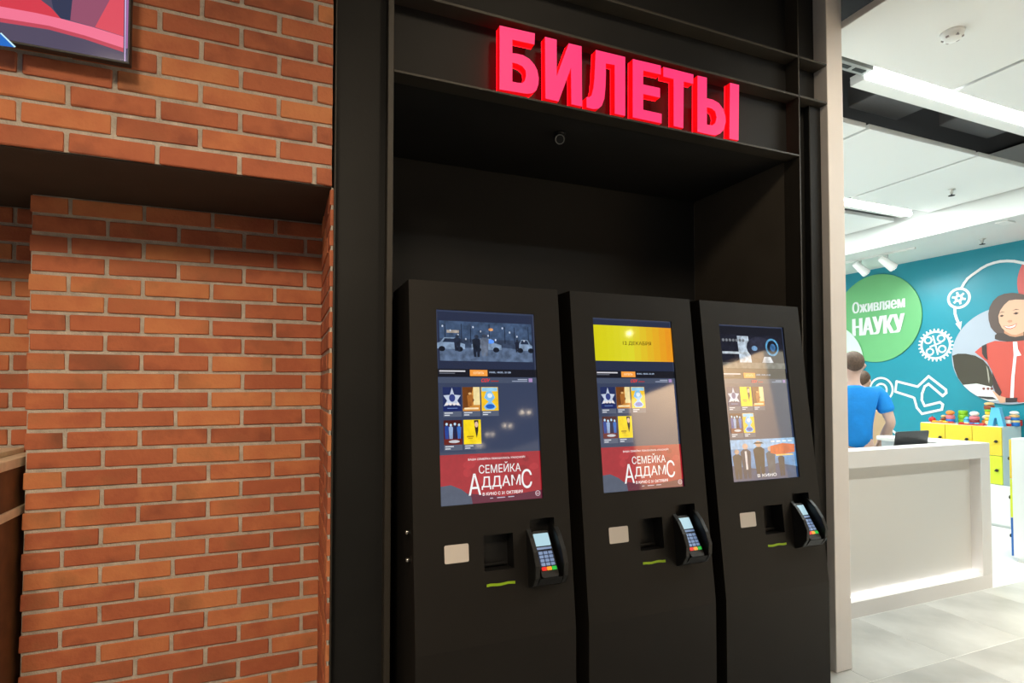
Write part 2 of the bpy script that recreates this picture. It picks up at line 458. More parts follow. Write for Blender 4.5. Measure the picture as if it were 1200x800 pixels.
# the niche: soffit, lower panel, deeper bay on the left, brick reveal on the right
struct('trim_soffit', boxmb(-2.0, 0.1565, D+0.012, 3.15, 2.366, 2.3705), M_SOFFIT)
Y1, Y2 = 2.784, 3.02
wl = struct('wall_brick_lower', boxmb(-0.952, 0.156, Y1+0.0075, 3.2, 0, 2.366), M_MORTAR)
lay(wl, -0.957, 0.154, 0.0, 2.362, Y1, -0.0510, top_down=True)
wd = struct('wall_brick_left', boxmb(-2.0, -0.952, Y2+0.0075, 3.2, 0, 2.366), M_MORTAR)
lay(wd, -1.62, -0.952, 0.0, 2.362, Y2, -1.09, top_down=True)
wr = struct('wall_brick_reveal', boxmb(0.1565, 0.164, D+0.012, Y1+0.1, 0, 2.366), M_MORTAR)
z = 2.362 - BH/2 - 0.001; k = 0
while z > 0:
    cuts = [D+0.004, D+0.25, Y1-0.006] if k % 2 else [D+0.004, D+0.12, D+0.38, Y1-0.006]
    for a, b in zip(cuts[:-1], cuts[1:]):
        me = brick_mesh(round(b-a-0.012, 3), 0.02, 0)
        link('brick', me, wr, (0.151+random.uniform(-0.0012, 0.0012), (a+b)/2, z), (0, 0, math.radians(-90)))
    z -= CZ; k += 1

# ------------------------------------------------------------------ black steel portal (columns, beams, recess)
col_l = struct('trim_column_left', boxmb(0.168, 0.372, D+0.055, D+0.075, 0, CEIL), M_STEEL)
for nm, x0, x1 in (('flange', 0.1655, 0.1720), ('flange', 0.3690, 0.3935)):
    link(nm, boxmb(x0, x1, D, D+0.20, 0, CEIL).mesh(nm, M_STEEL_WARM, bevel=0.002, segs=1), col_l)
ZC, ZB, ZAA = 2.876, 3.213, 3.437
beam = struct('trim_beam', boxmb(0.3935, 2.634, D+0.085, D+0.105, ZC, CEIL), M_STEEL)
for nm, zz, th, x1 in (('flange', ZC, 0.010, 2.634), ('flange', ZB, 0.012, 2.858), ('flange', ZAA, 0.012, 2.858)):
    link(nm, boxmb(0.3935, x1, D, D+0.085, zz-th/2, zz+th/2).mesh(nm, M_STEEL_WARM, bevel=0.0015, segs=1), beam)
link('flange', boxmb(0.3935, 2.634, D, D+0.085, 4.0, 4.012).mesh('flange', M_STEEL_WARM), beam)
col_r = struct('trim_column_right', boxmb(2.642, 2.858, D+0.085, D+0.105, 0, CEIL), M_STEEL)
link('flange', boxmb(2.634, 2.642, D, D+0.105, 0, CEIL).mesh('flange', M_STEEL_WARM, bevel=0.001, segs=1), col_r)
link('angle_plate', boxmb(2.768, 2.858, D+0.045, D+0.085, 0, ZB-0.006).mesh('angle_plate', M_STEEL, bevel=0.003, segs=1), col_r)
YR = 3.12
struct('wall_recess_back', boxmb(0.3935, 2.634, YR, YR+0.08, 0, ZC), M_RECESS)
struct('wall_recess_left', boxmb(0.33, 0.3930, D+0.20, YR, 0, ZC), M_RECESS)
struct('wall_recess_right', boxmb(2.6345, 2.68, D+0.105, YR, 0, ZC), M_LIT_REVEAL)
struct('ceiling_recess', boxmb(0.33, 2.68, D+0.105, YR+0.08, ZC+0.001, ZC+0.06), M_RECESS)
# pale end of the partition between the kiosks and the shop
struct('wall_partition', boxmb(2.8595, 2.985, D, 9.0, 0, CEIL), M_PALE, bevel=0.004)

# ------------------------------------------------------------------ the lit sign
M_SIGN_FACE = mat('sign_face', (0.30, 0.01, 0.05, 1), 0.5, emit=(1.0, 0.030, 0.165, 1), strength=1.0)
M_SIGN_SIDE = mat('sign_side', (0.55, 0.005, 0.008, 1), 0.5, emit=(1.0, 0.002, 0.006, 1), strength=0.72)
M_SIGN_BACK = mat('sign_backlight', (0.5, 0.005, 0.008, 1), 0.5, emit=(1.0, 0.004, 0.012, 1), strength=5.0)
sign = thing('illuminated_sign', (1.52, D, ZC), 'row of glowing pink-red block letters reading БИЛЕТЫ on the black beam', 'sign')
for key, polys in LETTERS.items():
    mb = MB()
    mb.prism(polys[0], (0, D-0.004, 0), XA, ZA, -YA, 0.036, holes=polys[1:], mi=0, mi_side=1)
    lt_ = part('letter', mb, [M_SIGN_FACE, M_SIGN_SIDE], sign)
    mb = MB(); mb.prism(polys[0], (0, D+0.0325, 0), XA, ZA, -YA, 0.004, holes=polys[1:])
    link('backlight', mb.mesh('backlight', M_SIGN_BACK, sign.location), lt_)

# ------------------------------------------------------------------ wall-mounted screen, top left
TVY = 2.170
tv = thing('wall_screen', (-1.1, D, 2.65), 'large flat television on the brick wall showing red seats', 'television')
tx0, tx1, tz0, tz1 = -1.70, -0.4925, 2.663, 3.345
part('casing', boxmb(tx0, tx1, TVY+0.004, TVY+0.032, tz0, tz1), M_BLACK, tv, bevel=0.003)
part('bracket', boxmb(-1.3, -0.9, TVY+0.032, D, 2.85, 3.15), M_BLACK, tv)
mb = MB()
mb.prism([(tx0+0.012, tz0+0.010), (tx1-0.006, tz0+0.008), (tx1-0.006, tz1-0.012), (tx0+0.012, tz1-0.012)], (0, TVY+0.003, 0), XA, ZA, -YA, 0.001)
tvs = part('display', mb, glow('tv_slate', (84, 76, 98)), tv)
mb = MB(); mats = []
def tvp(poly, rgb, lift, st=1.0):
    mats.append(glow('tv_%d_%d_%d' % rgb, rgb, st)); mb.prism(poly, (0, TVY+0.002-lift, 0), XA, ZA, -YA, 0, mi=len(mats)-1)
T = TV_PRINT
top = tz1-0.014
tvp([(-1.68, top), (-0.80, top)] + T['seat_red'][1:4] + [(-0.833, 2.771), (-1.1, 2.765), (-1.68, 2.80)], (214, 62, 78), 0)
tvp(T['band_pink'] + [(-1.2, 2.715), (-1.68, 2.70), (-1.68, 2.76), (-1.2, 2.765)], (244, 120, 150), 0.0004)
low = [T['band_pink'][i] for i in (5, 6, 7, 8)]
tvp(low + [(-0.833, 2.722), (-0.712, 2.728), (-0.617, 2.719), (-0.511, 2.700)], (196, 74, 92), 0.0003)
tvp([(-0.80, top), (-0.62, top)] + T['shade_navy'][1:], (52, 58, 84), 0.0005)
tvp([(-0.62, top), (-0.50, top)] + T['chair_mauve'][1:], (150, 82, 108), 0.0006)
tvp([(-0.552, 2.864), (-0.53, top), (-0.5135, top)] + T['chair_red'][2:], (222, 82, 98), 0.0007)
tvp(T['blue'] + [(-1.2, 2.665), (-1.2, 2.70)], (40, 110, 200), 0.0008)
tvp(T['blue_line'][1:] , (200, 240, 255), 0.0010)
tvp([(-0.513, top), (-0.508, top)] + T['line_white'][2:], (226, 200, 250), 0.0010)
tvp([(-0.506, top), (-0.5, top), (-0.4995, 2.716), (-0.503, 2.714)], (178, 112, 172), 0.0009)
link('picture', mb.mesh('picture', mats, tv.location), tvs)

# ------------------------------------------------------------------ wooden cabinet at the left edge
cab = thing('wooden_cabinet', (-1.25, 2.5, 0), 'dark wooden cabinet with pale wood edged tops in the brick niche', 'cabinet')
part('body', boxmb(-1.55, -0.978, 1.95, 2.99, 0, 1.275), M_WOODDARK, cab, bevel=0.003)
part('top_board', boxmb(-1.56, -0.968, 1.93, 3.0, 1.275, 1.312), M_WOOD, cab, bevel=0.003)
part('upper_board', boxmb(-1.56, -1.03, 1.96, 3.0, 1.313, 1.333), M_WOOD, cab, bevel=0.002)
part('rail', boxmb(-0.978, -0.966, 1.94, 2.99, 1.085, 1.118), M_WOOD, cab, bevel=0.002)

# ------------------------------------------------------------------ ticket kiosks
TILT = math.atan(0.116)
NRM = Vector((0, -math.cos(TILT), math.sin(TILT)))
UPV = Vector((0, math.sin(TILT), math.cos(TILT)))
def fy(z): return 2.1284 + 0.116*(z-1.6)
KW, ZBEND, ZTOP, YLOW, YBACK = 0.651, 0.6235, 2.014, 2.0152, 2.72
SX0, SX1, SZ0, SZ1 = 0.108, 0.534, 1.1397, 1.9004
SCR_D = 0.011
# screen plane frame: origin at its top left corner, u right 0..1, v down 0..1
SW, SH = SX1-SX0, (SZ1-SZ0)/math.cos(TILT)

def kiosk_body(x0):
    mb = MB()
    holes = [(SX0, SX1, SZ0, SZ1, SCR_D), (0.272, 0.395, 0.885, 1.018, 0.07), (0.466, 0.578, 0.84, 1.062, 0.06)]
    xs = sorted({0, KW} | {h[0] for h in holes} | {h[1] for h in holes})
    zs = sorted({ZBEND, ZTOP} | {h[2] for h in holes} | {h[3] for h in holes})
    P = lambda x, z, d=0: Vector((x0+x, fy(z), z)) - NRM*d
    for i in range(len(xs)-1):
        for j in range(len(zs)-1):
            cx, cz = (xs[i]+xs[i+1])/2, (zs[j]+zs[j+1])/2
            if any(h[0] < cx < h[1] and h[2] < cz < h[3] for h in holes): continue
            mb.add([P(xs[i], zs[j]), P(xs[i+1], zs[j]), P(xs[i+1], zs[j+1]), P(xs[i], zs[j+1])], [(0,1,2,3)])
    for a, b, c, d, dp in holes:
        f = [P(a,c), P(b,c), P(b,d), P(a,d)]; k = [P(a,c,dp), P(b,c,dp), P(b,d,dp), P(a,d,dp)]
        mb.add(f+k, [(0,4,5,1),(1,5,6,2),(2,6,7,3),(3,7,4,0),(4,7,6,5)], 1)
    prof = [(YLOW, 0), (YLOW, ZBEND), (fy(ZTOP), ZTOP), (2.50, ZTOP), (YBACK, 1.75), (YBACK, 0)]
    for x, rev in ((x0, False), (x0+KW, True)):
        vs = [(x, y, zz) for y, zz in prof]
        mb.add(vs, [tuple(range(6)) if not rev else tuple(reversed(range(6)))])
    for (ya, za), (yb, zb) in zip(prof, prof[1:] + prof[:1]):
        if (ya, za) == (YLOW, ZBEND): continue
        mb.add([(x0,ya,za), (x0+KW,ya,za), (x0+KW,yb,zb), (x0,yb,zb)], [(0,1,2,3)])
    return mb

def screen_frame(x0):
    O = Vector((x0+SX0, fy(SZ1), SZ1)) - NRM*(SCR_D-0.001)
    return O

class Art:
    """flat print on a screen: polygons in (u, v) with v measured downwards"""
    def __init__(self, x0):
        self.mb, self.mats, self.idx = MB(), [], {}
        self.O = screen_frame(x0); self.grain = 0.0
    def m(self, rgb, st=1.0, grain=0.0):
        k = (rgb, st, grain)
        if k not in self.idx:
            self.idx[k] = len(self.mats); self.mats.append(glow('lit_%d_%d_%d_%.2f_%.2f' % (rgb+(st, grain)), rgb, st, grain=grain))
        return self.idx[k]
    def poly(self, pts, rgb, lay=1, st=1.0):
        self.mb.prism([(u*SW, -v*SH) for u, v in pts], self.O + NRM*0.00035*lay, XA, UPV, NRM, 0, mi=self.m(rgb, st, self.grain))
    def rect(self, u0, u1, v0, v1, rgb, lay=1, st=1.0):
        self.poly([(u0,v1),(u1,v1),(u1,v0),(u0,v0)], rgb, lay, st)
    def ell(self, cu, cv, ru, rv, rgb, lay=2, st=1.0, n=18):
        self.poly([(cu+ru*math.cos(2*math.pi*i/n), cv+rv*math.sin(2*math.pi*i/n)) for i in range(n)], rgb, lay, st)
    def text(self, s, u0, u1, v0, v1, rgb, lay=5, st=1.0, off=0.012, shear=0.0):
        add_text(self.mb, s, (u0*SW, u1*SW, -v1*SH, -v0*SH), self.O, XA, UPV, NRM, 0.00035*lay, self.m(rgb, st), off, shear)
    def done(self, name, parent, base, label=None):
        o = link(name, self.mb.mesh(name, self.mats, base), parent)
        if label: o['label'] = label
        return o

def figure(A, u, v0, v1, w, body, head, lay=3):
    """small generic standing figure"""
    h = v1-v0
    A.ell(u, v0+h*0.09, w*0.28, h*0.085, head, lay+1, n=10)
    A.poly([(u-w*.5, v0+h*.24), (u-w*.2, v0+h*.17), (u+w*.2, v0+h*.17), (u+w*.5, v0+h*.24), (u+w*.42, v0+h*.6), (u+w*.34, v1), (u+w*.06, v1), (u, v0+h*.68), (u-w*.06, v1), (u-w*.34, v1), (u-w*.42, v0+h*.6)][::-1], body, lay)

def poster_blue(A, a, b, c, d):
    w, h = b-a, d-c
    A.rect(a, b, c, d, (34, 46, 92), 2)
    A.poly([(a+w*.5, c+h*.02), (a+w*.62, c+h*.32), (a+w*.98, c+h*.34), (a+w*.78, c+h*.56), (a+w*.96, c+h*.78), (a+w*.5, c+h*.70), (a+w*.04, c+h*.78), (a+w*.22, c+h*.56), (a+w*.02, c+h*.34), (a+w*.38, c+h*.32)][::-1], (196, 206, 226), 3)
    A.ell(a+w*.5, c+h*.45, w*.17, h*.16, (54, 66, 130), 4)
    for i in range(4): A.ell(a+w*(.2+.2*i), c+h*.70, w*.09, h*.06, (232, 224, 222), 5, n=9)
    A.rect(a, b, c+h*.80, d, (26, 40, 98), 4)
    A.rect(a+w*.22, a+w*.78, c+h*.86, c+h*.885, (120, 150, 210), 5)
def poster_sepia(A, a, b, c, d):
    w, h = b-a, d-c
    A.rect(a, b, c, d, (206, 140, 60), 2)
    A.rect(a+w*.62, b, c, c+h*.75, (240, 220, 160), 3)
    A.poly([(a, c), (a+w*.62, c), (a+w*.5, c+h*.35), (a+w*.66, c+h*.55), (a+w*.4, c+h*.82), (a, c+h*.9)][::-1], (112, 62, 22), 4)
    figure(A, a+w*.42, c+h*.22, c+h*.80, w*.34, (168, 104, 44), (226, 176, 110), 5)
    A.rect(a+w*.08, a+w*.9, c+h*.86, c+h*.93, (250, 226, 180), 5)
def poster_cyan(A, a, b, c, d):
    w, h = b-a, d-c
    A.rect(a, b, c, d, (246, 196, 40), 2)
    A.rect(a+w*.04, a+w*.96, c+h*.02, c+h*.18, (150, 206, 236), 3)
    A.poly([(a+w*.3, c+h*.2), (a+w*.6, c+h*.16), (a+w*.8, c+h*.45), (a+w*.6, c+h*.62), (a+w*.86, c+h*.84), (a+w*.72, c+h*.96), (a+w*.24, c+h*.96), (a+w*.12, c+h*.82), (a+w*.42, c+h*.62), (a+w*.16, c+h*.45)][::-1], (130, 192, 236), 4)
    A.ell(a+w*.5, c+h*.36, w*.15, h*.10, (226, 238, 246), 5)
    A.ell(a+w*.5, c+h*.82, w*.26, h*.10, (30, 92, 190), 5)
def poster_crowd(A, a, b, c, d):
    w, h = b-a, d-c
    A.rect(a, b, c, d, (74, 26, 24), 2)
    for i, bc in enumerate(((40, 70, 150), (150, 176, 214), (28, 34, 70), (60, 110, 190))):
        figure(A, a+w*(.16+.225*i), c+h*(.10+.04*(i % 2)), c+h*.78, w*.24, bc, (190, 220, 240), 3)
    A.rect(a, b, c+h*.76, d, (104, 36, 30), 6)
    A.ell(a+w*.55, c+h*.87, w*.3, h*.06, (200, 200, 206), 7)
def poster_yellow(A, a, b, c, d):
    w, h = b-a, d-c
    A.rect(a, b, c, d, (250, 218, 28), 2)
    A.poly([(a+w*.60, c+h*.02), (a+w*.86, c+h*.02), (a+w*.84, c+h*.45), (a+w*.74, c+h*.76), (a+w*.66, c+h*.45)][::-1], (52, 42, 34), 3)
    A.ell(a+w*.74, c+h*.20, w*.10, h*.12, (222, 186, 156), 4)
    A.rect(a+w*.18, a+w*.56, c+h*.66, c+h*.72, (176, 140, 20), 3)
    A.rect(a+w*.24, a+w*.5, c+h*.75, c+h*.78, (176, 140, 20), 3)

GRID1 = [(0.048, 0.222, 0.405, 0.530), (0.236, 0.406, 0.405, 0.530), (0.420, 0.590, 0.405, 0.530), (0.048, 0.222, 0.575, 0.700), (0.236, 0.406, 0.575, 0.700)]
def screen_art(x0, base, scr, k):
    bits = []
    A = Art(x0)
    A.rect(0.0, 1.0, 0.0, 1.0, (56, 66, 92), 0.5)
    A.rect(0.012, 0.988, 0.008, 0.31, (38, 46, 70) if k != 2 else (24, 26, 36), 1)
    A.rect(0.0, 1.0, 0.31, 0.352, (22, 24, 34), 1)
    A.rect(0.0, 1.0, 0.354, 0.384, (70, 80, 102), 1)
    A.rect(0.915, 0.955, 0.358, 0.378, (170, 140, 190), 3)
    A.rect(0.80, 0.90, 0.362, 0.367, (170, 180, 200), 3); A.rect(0.74, 0.90, 0.371, 0.376, (150, 160, 184), 3)
    A.rect(0.02, 0.27, 0.318, 0.325, (214, 214, 220), 3); A.rect(0.02, 0.17, 0.331, 0.335, (110, 114, 126), 3)
    A.text('10:05, 18:55, 21:20', 0.51, 0.73, 0.322, 0.332, (186, 206, 236), 3, 1.0, 0.015)
    A.done('interface_background', scr, base)
    A = Art(x0); A.rect(0.315, 0.490, 0.314, 0.347, (246, 158, 66), 3); A.text('КУПИТЬ', 0.35, 0.455, 0.324, 0.337, (255, 226, 180), 5); A.done('buy_button', scr, base, 'orange button under the film clip')
    A = Art(x0); A.text('CGV', 0.425, 0.515, 0.360, 0.379, (232, 52, 44), 4, 1.0, 0.03, 0.35); A.rect(0.52, 0.60, 0.371, 0.376, (170, 50, 50), 4); A.done('logo', scr, base, 'small red logo lettering')
    # top clip
    A = Art(x0); A.grain = 0.0 if k == 1 else 0.40
    if k == 0:
        A.rect(0.03, 0.97, 0.056, 0.150, (62, 82, 112), 2); A.rect(0.03, 0.97, 0.150, 0.268, (54, 68, 92), 2.2)
        A.poly([(0.03, 0.268), (0.97, 0.268), (0.97, 0.205), (0.60, 0.190), (0.03, 0.205)], (88, 106, 134), 2.6)
        for u, hh_ in ((.08, .05), (.24, .03), (.33, .06), (.52, .02), (.68, .05), (.78, .06), (.93, .04)): A.rect(u, u+.008, .06+hh_*.3, .17, (30, 40, 60), 3)
        for i in range(12): A.ell(.06+.075*i, .085+.022*((i*5) % 4), .008, .006, (196, 206, 226), 4, n=8)
        A.rect(.10, .22, .105, .120, (170, 160, 150), 3.2); A.ell(.54, .095, .025, .008, (210, 150, 96), 4, n=10)
        for cu, wd_ in ((.14, .15), (.50, .16), (.90, .10)):
            A.poly([(cu-wd_, .205), (cu+wd_*.9 if cu < .8 else .97, .205), (cu+wd_*.9 if cu < .8 else .97, .178), (cu+wd_*.45, .168), (cu+wd_*.25, .145), (cu-wd_*.45, .145), (cu-wd_*.7, .17), (cu-wd_, .178)], (128, 150, 178), 3.4)
            A.poly([(cu-wd_*.55, .170), (cu+wd_*.35, .170), (cu+wd_*.18, .150), (cu-wd_*.4, .150)], (34, 46, 68), 3.8)
            for s_ in (-.6, .55): A.ell(cu+wd_*s_, .205, .032, .014, (18, 24, 36), 4, n=12)
        A.ell(.53, .160, .04, .012, (90, 150, 250), 4.4, n=12)
        figure(A, .39, .125, .245, .085, (26, 34, 50), (44, 52, 70), 5); figure(A, .47, .120, .240, .09, (96, 106, 124), (60, 68, 86), 6); figure(A, .81, .145, .215, .045, (24, 30, 46), (40, 48, 64), 5); figure(A, .20, .13, .215, .07, (34, 42, 60), (40, 48, 64), 5)
        A.done('film_clip', scr, base, 'film clip of a night street with cars')
    elif k == 1:
        for i in range(12):
            t = i/11.0
            if t < .45: q = t/.45; c = (int(214+6*q), int(206+8*q), int(20+24*q))
            else: q = (t-.45)/.55; c = (int(220+12*q), int(214-64*q), int(44-14*q))
            A.rect(i/12.0, (i+1)/12.0+.001, 0.040, 0.252, c, 2 + i*0.02)
        A.text('12 ДЕКАБРЯ', .36, .72, .132, .158, (96, 74, 14), 5, 1.0, 0.012)
        A.done('film_clip', scr, base, 'yellow announcement panel with a date')
    else:
        A.rect(.02, .98, .062, .285, (28, 30, 44), 2)
        A.poly([(.27, .07), (.44, .07), (.46, .245), (.28, .245)][::-1], (186, 200, 214), 3)
        A.rect(.03, .46, .175, .190, (190, 200, 208), 3.4)
        for i in range(7): A.ell(.06+.05*i, .10+.03*((i*3) % 3), .02, .010, (120, 124, 130), 3.6, n=9)
        A.ell(.60, .145, .20, .075, (44, 46, 62), 4); A.ell(.52, .150, .045, .017, (120, 160, 200), 5)
        A.ell(.80, .140, .105, .060, (88, 156, 200), 5); A.ell(.80, .140, .080, .047, (20, 26, 40), 5.4); A.ell(.81, .142, .045, .026, (60, 110, 160), 5.8)
        A.poly([(.62, .245), (.80, .245), (.76, .205), (.66, .205)], (190, 196, 204), 4.6)
        A.rect(.02, .98, .246, .285, (88, 92, 92), 4.8)
        A.done('film_clip', scr, base, 'film clip of a dark machine with a round blue lens')
    # posters
    order = (poster_blue, poster_sepia, poster_cyan, poster_crowd, poster_yellow) if k < 2 else (poster_blue, poster_yellow, poster_sepia, poster_crowd, poster_cyan)
    for fn, (a, b, c, d) in zip(order, GRID1):
        A = Art(x0); A.grain = 0.12; fn(A, a, b, c, d); A.grain = 0.0
        A.rect(a, b, d, d+.028, (88, 96, 116), 2); A.rect(a+.01, a+.09, d+.006, d+.011, (216, 220, 228), 3); A.rect(a+.01, a+.06, d+.017, d+.022, (216, 220, 228), 3)
        A.done('film_poster', scr, base)
    # bottom banner
    A = Art(x0); A.grain = 0.08 if k < 2 else 0.2
    if k < 2:
        A.rect(0, 1, .750, 1.0, (164, 30, 42), 2)
        rnd = random.Random(3)
        for i in range(16): A.ell(rnd.uniform(.04, .96), rnd.uniform(.775, .9), rnd.uniform(.03, .06), rnd.uniform(.012, .03), (148, 24, 36) if i % 2 else (178, 40, 50), 2.3+.02*i, n=12)
        A.poly([(0, 1.0), (1, 1.0), (1, .955), (.6, .975), (.3, .95), (0, .93)], (96, 22, 50), 2.9)
        A.poly([(0, 1.0), (.30, 1.0), (.29, .965), (.20, .925), (.10, .90), (0, .905)], (74, 84, 104), 3.2)
        A.text('ВАША СЕМЕЙКА ПОКАЗАЛАСЬ УЖАСНОЙ?', .27, .84, .770, .783, (240, 226, 226), 5, 1.0, 0.02)
        A.text('СЕМЕЙКА', .37, .79, .797, .852, (236, 236, 236), 5, 1.0, 0.004)
        A.text('А', .265, .385, .850, .958, (240, 240, 240), 6, 1.0, 0.004)
        A.text('ДДАМ', .392, .782, .868, .934, (240, 240, 240), 6, 1.0, 0.006)
        A.text('С', .792, .900, .842, .942, (240, 240, 240), 6, 1.0, 0.004)
        A.text('В КИНО С 31 ОКТЯБРЯ', .40, .80, .948, .964, (246, 236, 236), 5, 1.0, 0.02)
        A.rect(.47, .50, .977, .981, (200, 190, 210), 5); A.rect(.54, .62, .977, .981, (200, 190, 210), 5); A.rect(.65, .71, .977, .981, (200, 190, 210), 5)
        A.ell(.955, .972, .026, .014, (214, 196, 206), 5); A.ell(.955, .972, .020, .011, (120, 26, 50), 5.4); A.text('12+', .940, .970, .968, .977, (230, 214, 220), 6)
        A.done('film_banner', scr, base, 'red film banner with white title lettering')
    else:
        A.rect(0, 1, .742, 1.0, (92, 142, 192), 2)
        A.poly([(0, .80), (1, .80), (1, .742), (0, .742)], (140, 184, 222), 2.2)
        A.poly([(0, 1.0), (1, 1.0), (1, .93), (.7, .90), (.4, .93), (0, .90)], (40, 66, 108), 2.4)
        for u, v0_, w_, bc, hc in ((.10, .80, .13, (28, 34, 48), (180, 150, 130)), (.23, .765, .15, (34, 44, 70), (206, 170, 150)), (.43, .752, .17, (22, 28, 40), (196, 160, 136)), (.60, .79, .14, (60, 76, 92), (196, 164, 146)), (.76, .83, .10, (30, 38, 54), (180, 150, 130))):
            figure(A, u, v0_, .985, w_, bc, hc, 3)
        A.rect(.215, .245, .815, .93, (214, 206, 206), 5); A.poly([(.35, .772), (.51, .772), (.48, .762), (.38, .762)], (20, 22, 28), 6)
        A.poly([(.60, .835), (.72, .850), (.98, .836), (.99, .785), (.80, .775), (.61, .790)], (206, 92, 36), 5); A.rect(.68, .95, .845, .855, (226, 190, 110), 6)
        for i in range(4): A.rect(.62+.09*i, .68+.09*i, .757, .766, (220, 230, 240), 6)
        A.text('В КИНО', .37, .66, .962, .982, (240, 240, 246), 6, 1.0, 0.01)
        A.done('film_banner', scr, base, 'blue film banner with a row of dark figures')

def kiosk_terminal(root, base, x0):
    xc = x0 + 0.522
    T_ = Vector((xc, fy(1.012), 1.012)) - NRM*0.026
    B_ = Vector((xc, fy(0.846), 0.846)) + NRM*0.066
    up = (T_-B_); Ln = up.length; up.normalize(); n = XA.cross(up).normalized()
    if n.dot(NRM) < 0: n = -n
    mb = MB()
    w = 0.038
    mb.prism(rrect(-w, w, 0, Ln, 0.012), B_, XA, up, n, 0.032)
    term = link('card_terminal', mb.mesh('card_terminal', M_BLACK, base, 0.002, 1), root)
    mb = MB(); mb.prism(rrect(-0.033, 0.033, Ln*0.66, Ln*0.93, 0.003), B_+n*0.0015, XA, up, n, 0.0012)
    link('display', mb.mesh('display', mat('terminal_lcd', (.02, .02, .02, 1), .15, emit=srgb(178, 214, 226), strength=1.0), base), term)
    mats_ = [mat('key_pale', srgb(120, 140, 170), .4, emit=srgb(120, 150, 200), strength=.5), mat('key_red', srgb(220, 40, 30), .4, emit=srgb(220, 40, 30), strength=.5),
             mat('key_amber', srgb(240, 160, 40), .4, emit=srgb(240, 160, 40), strength=.5), mat('key_green', srgb(40, 190, 70), .4, emit=srgb(40, 190, 70), strength=.5),
             mat('key_navy', srgb(44, 60, 100), .4)]
    mb = MB()
    mb.prism(rrect(-0.032, 0.032, Ln*0.585, Ln*0.63, 0.002, 2), B_+n*0.003, XA, up, n, 0.002, mi=0)
    mb.prism(rrect(-0.033, 0.033, Ln*0.235, Ln*0.56, 0.003, 2), B_+n*0.001, XA, up, n, 0.0008, mi=4)
    for r in range(4):
        for c in range(3):
            cx, cy = -0.021+0.021*c, Ln*(0.275+0.078*r)
            mb.prism(rrect(cx-0.0082, cx+0.0082, cy-0.0055, cy+0.0055, 0.002, 2), B_+n*0.004, XA, up, n, 0.003, mi=0)
    for c in range(3):
        cx, cy = -0.022+0.022*c, Ln*0.185
        mb.prism(rrect(cx-0.0100, cx+0.0100, cy-0.007, cy+0.007, 0.002, 2), B_+n*0.004, XA, up, n, 0.003, mi=1+c)
    link('keypad', mb.mesh('keypad', mats_, base), term)
    # the dark cradle round the terminal
    mb = MB()
    prof = [(-0.01, 1.035), (0.030, 0.995), (0.062, 0.945), (0.078, 0.895), (0.070, 0.850), (0.040, 0.815), (-0.01, 0.800)]
    for a, b in ((0.452, 0.472), (0.574, 0.594)):
        pts = [Vector((0, fy(zz), zz)) + NRM*p for p, zz in prof]
        poly = [(v.y, v.z) for v in pts]
        mb.prism(poly, (x0+b, 0, 0), YA, ZA, XA, b-a)
    lip = [(-0.01, 0.845), (0.066, 0.842), (0.070, 0.848), (0.040, 0.815), (-0.01, 0.800)]
    pts = [Vector((0, fy(zz), zz)) + NRM*p for p, zz in lip]
    mb.prism([(v.y, v.z) for v in pts], (x0+0.574, 0, 0), YA, ZA, XA, 0.102)
    link('terminal_cradle', mb.mesh('terminal_cradle', M_BLACK, base, 0.002, 1), root)

KX = [0.4425, 1.1535, 1.8645]
KLAB = ['black ticket kiosk beside the left steel column, its screen showing a dark street film clip',
        'middle black ticket kiosk, its screen topped by a yellow panel with a date',
        'black ticket kiosk nearest the white shop, blue film banner on its screen']
M_STICK = mat('white_sticker', srgb(214, 206, 200), 0.5)
M_LIME = mat('lime_marker', srgb(150, 190, 20), 0.6)
for k, x0 in enumerate(KX):
    base = Vector((x0+KW/2, 2.37, 0))
    root = thing('ticket_kiosk', base, KLAB[k], 'ticket kiosk', 'ticket kiosks in the black recess')
    link('body', kiosk_body(x0).mesh('body', [M_KIOSK, M_BLACK], base), root)
    mb = MB(); O = screen_frame(x0)
    mb.prism([(0, 0), (SW, 0), (SW, -SH), (0, -SH)], O, XA, UPV, NRM, 0.0006)
    scr = link('screen', mb.mesh('screen', glow('screen_slate', (46, 54, 74)), base), root)
    screen_art(x0, base, scr, k)
    Pk = lambda x, zz: (x, (zz-0.95)/math.cos(TILT))
    OO = Vector((x0, fy(0.95), 0.95))
    mb = MB(); x_a = 0.116+0.004*k; mb.prism(rrect(x_a, x_a+0.095, -0.020, 0.047, 0.006), OO+NRM*0.0012, XA, UPV, NRM, 0.001)
    o = link('sticker', mb.mesh('sticker', M_STICK, base), root); o['label'] = 'blank off-white sticker'
    mb = MB(); rnd = random.Random(11+k)
    pts = [(0.279+0.117*i/8, -0.118+0.0015*math.sin(i*1.3+k)) for i in range(9)]
    mb.prism([(x, y-0.0045-rnd.uniform(0, .0008)) for x, y in pts] + [(x, y+0.0045+rnd.uniform(0, .0008)) for x, y in reversed(pts)], OO+NRM*0.0008, XA, UPV, NRM, 0.0006)
    o = link('marker_line', mb.mesh('marker_line', M_LIME, base), root); o['label'] = 'lime green marker stripe under the ticket slot'
    mb = MB(); mb.prism([(0.282, -0.055), (0.385, -0.055), (0.385, -0.046), (0.282, -0.046)], OO-NRM*0.05, XA, UPV, NRM, 0.01)
    link('ticket_slot', mb.mesh('ticket_slot', M_BLACK, base), root)
    kiosk_terminal(root, base, x0)
    for zl in ((1.045, 0.945) if k == 0 else ()):
        mb = MB(); mb.lathe([(0.008, 0), (0.008, 0.014), (0.006, 0.018)], (x0, fy(zl)+0.055, zl), 10, axis='x')
        link('side_lock', mb.mesh('side_lock', M_METAL, base), root)

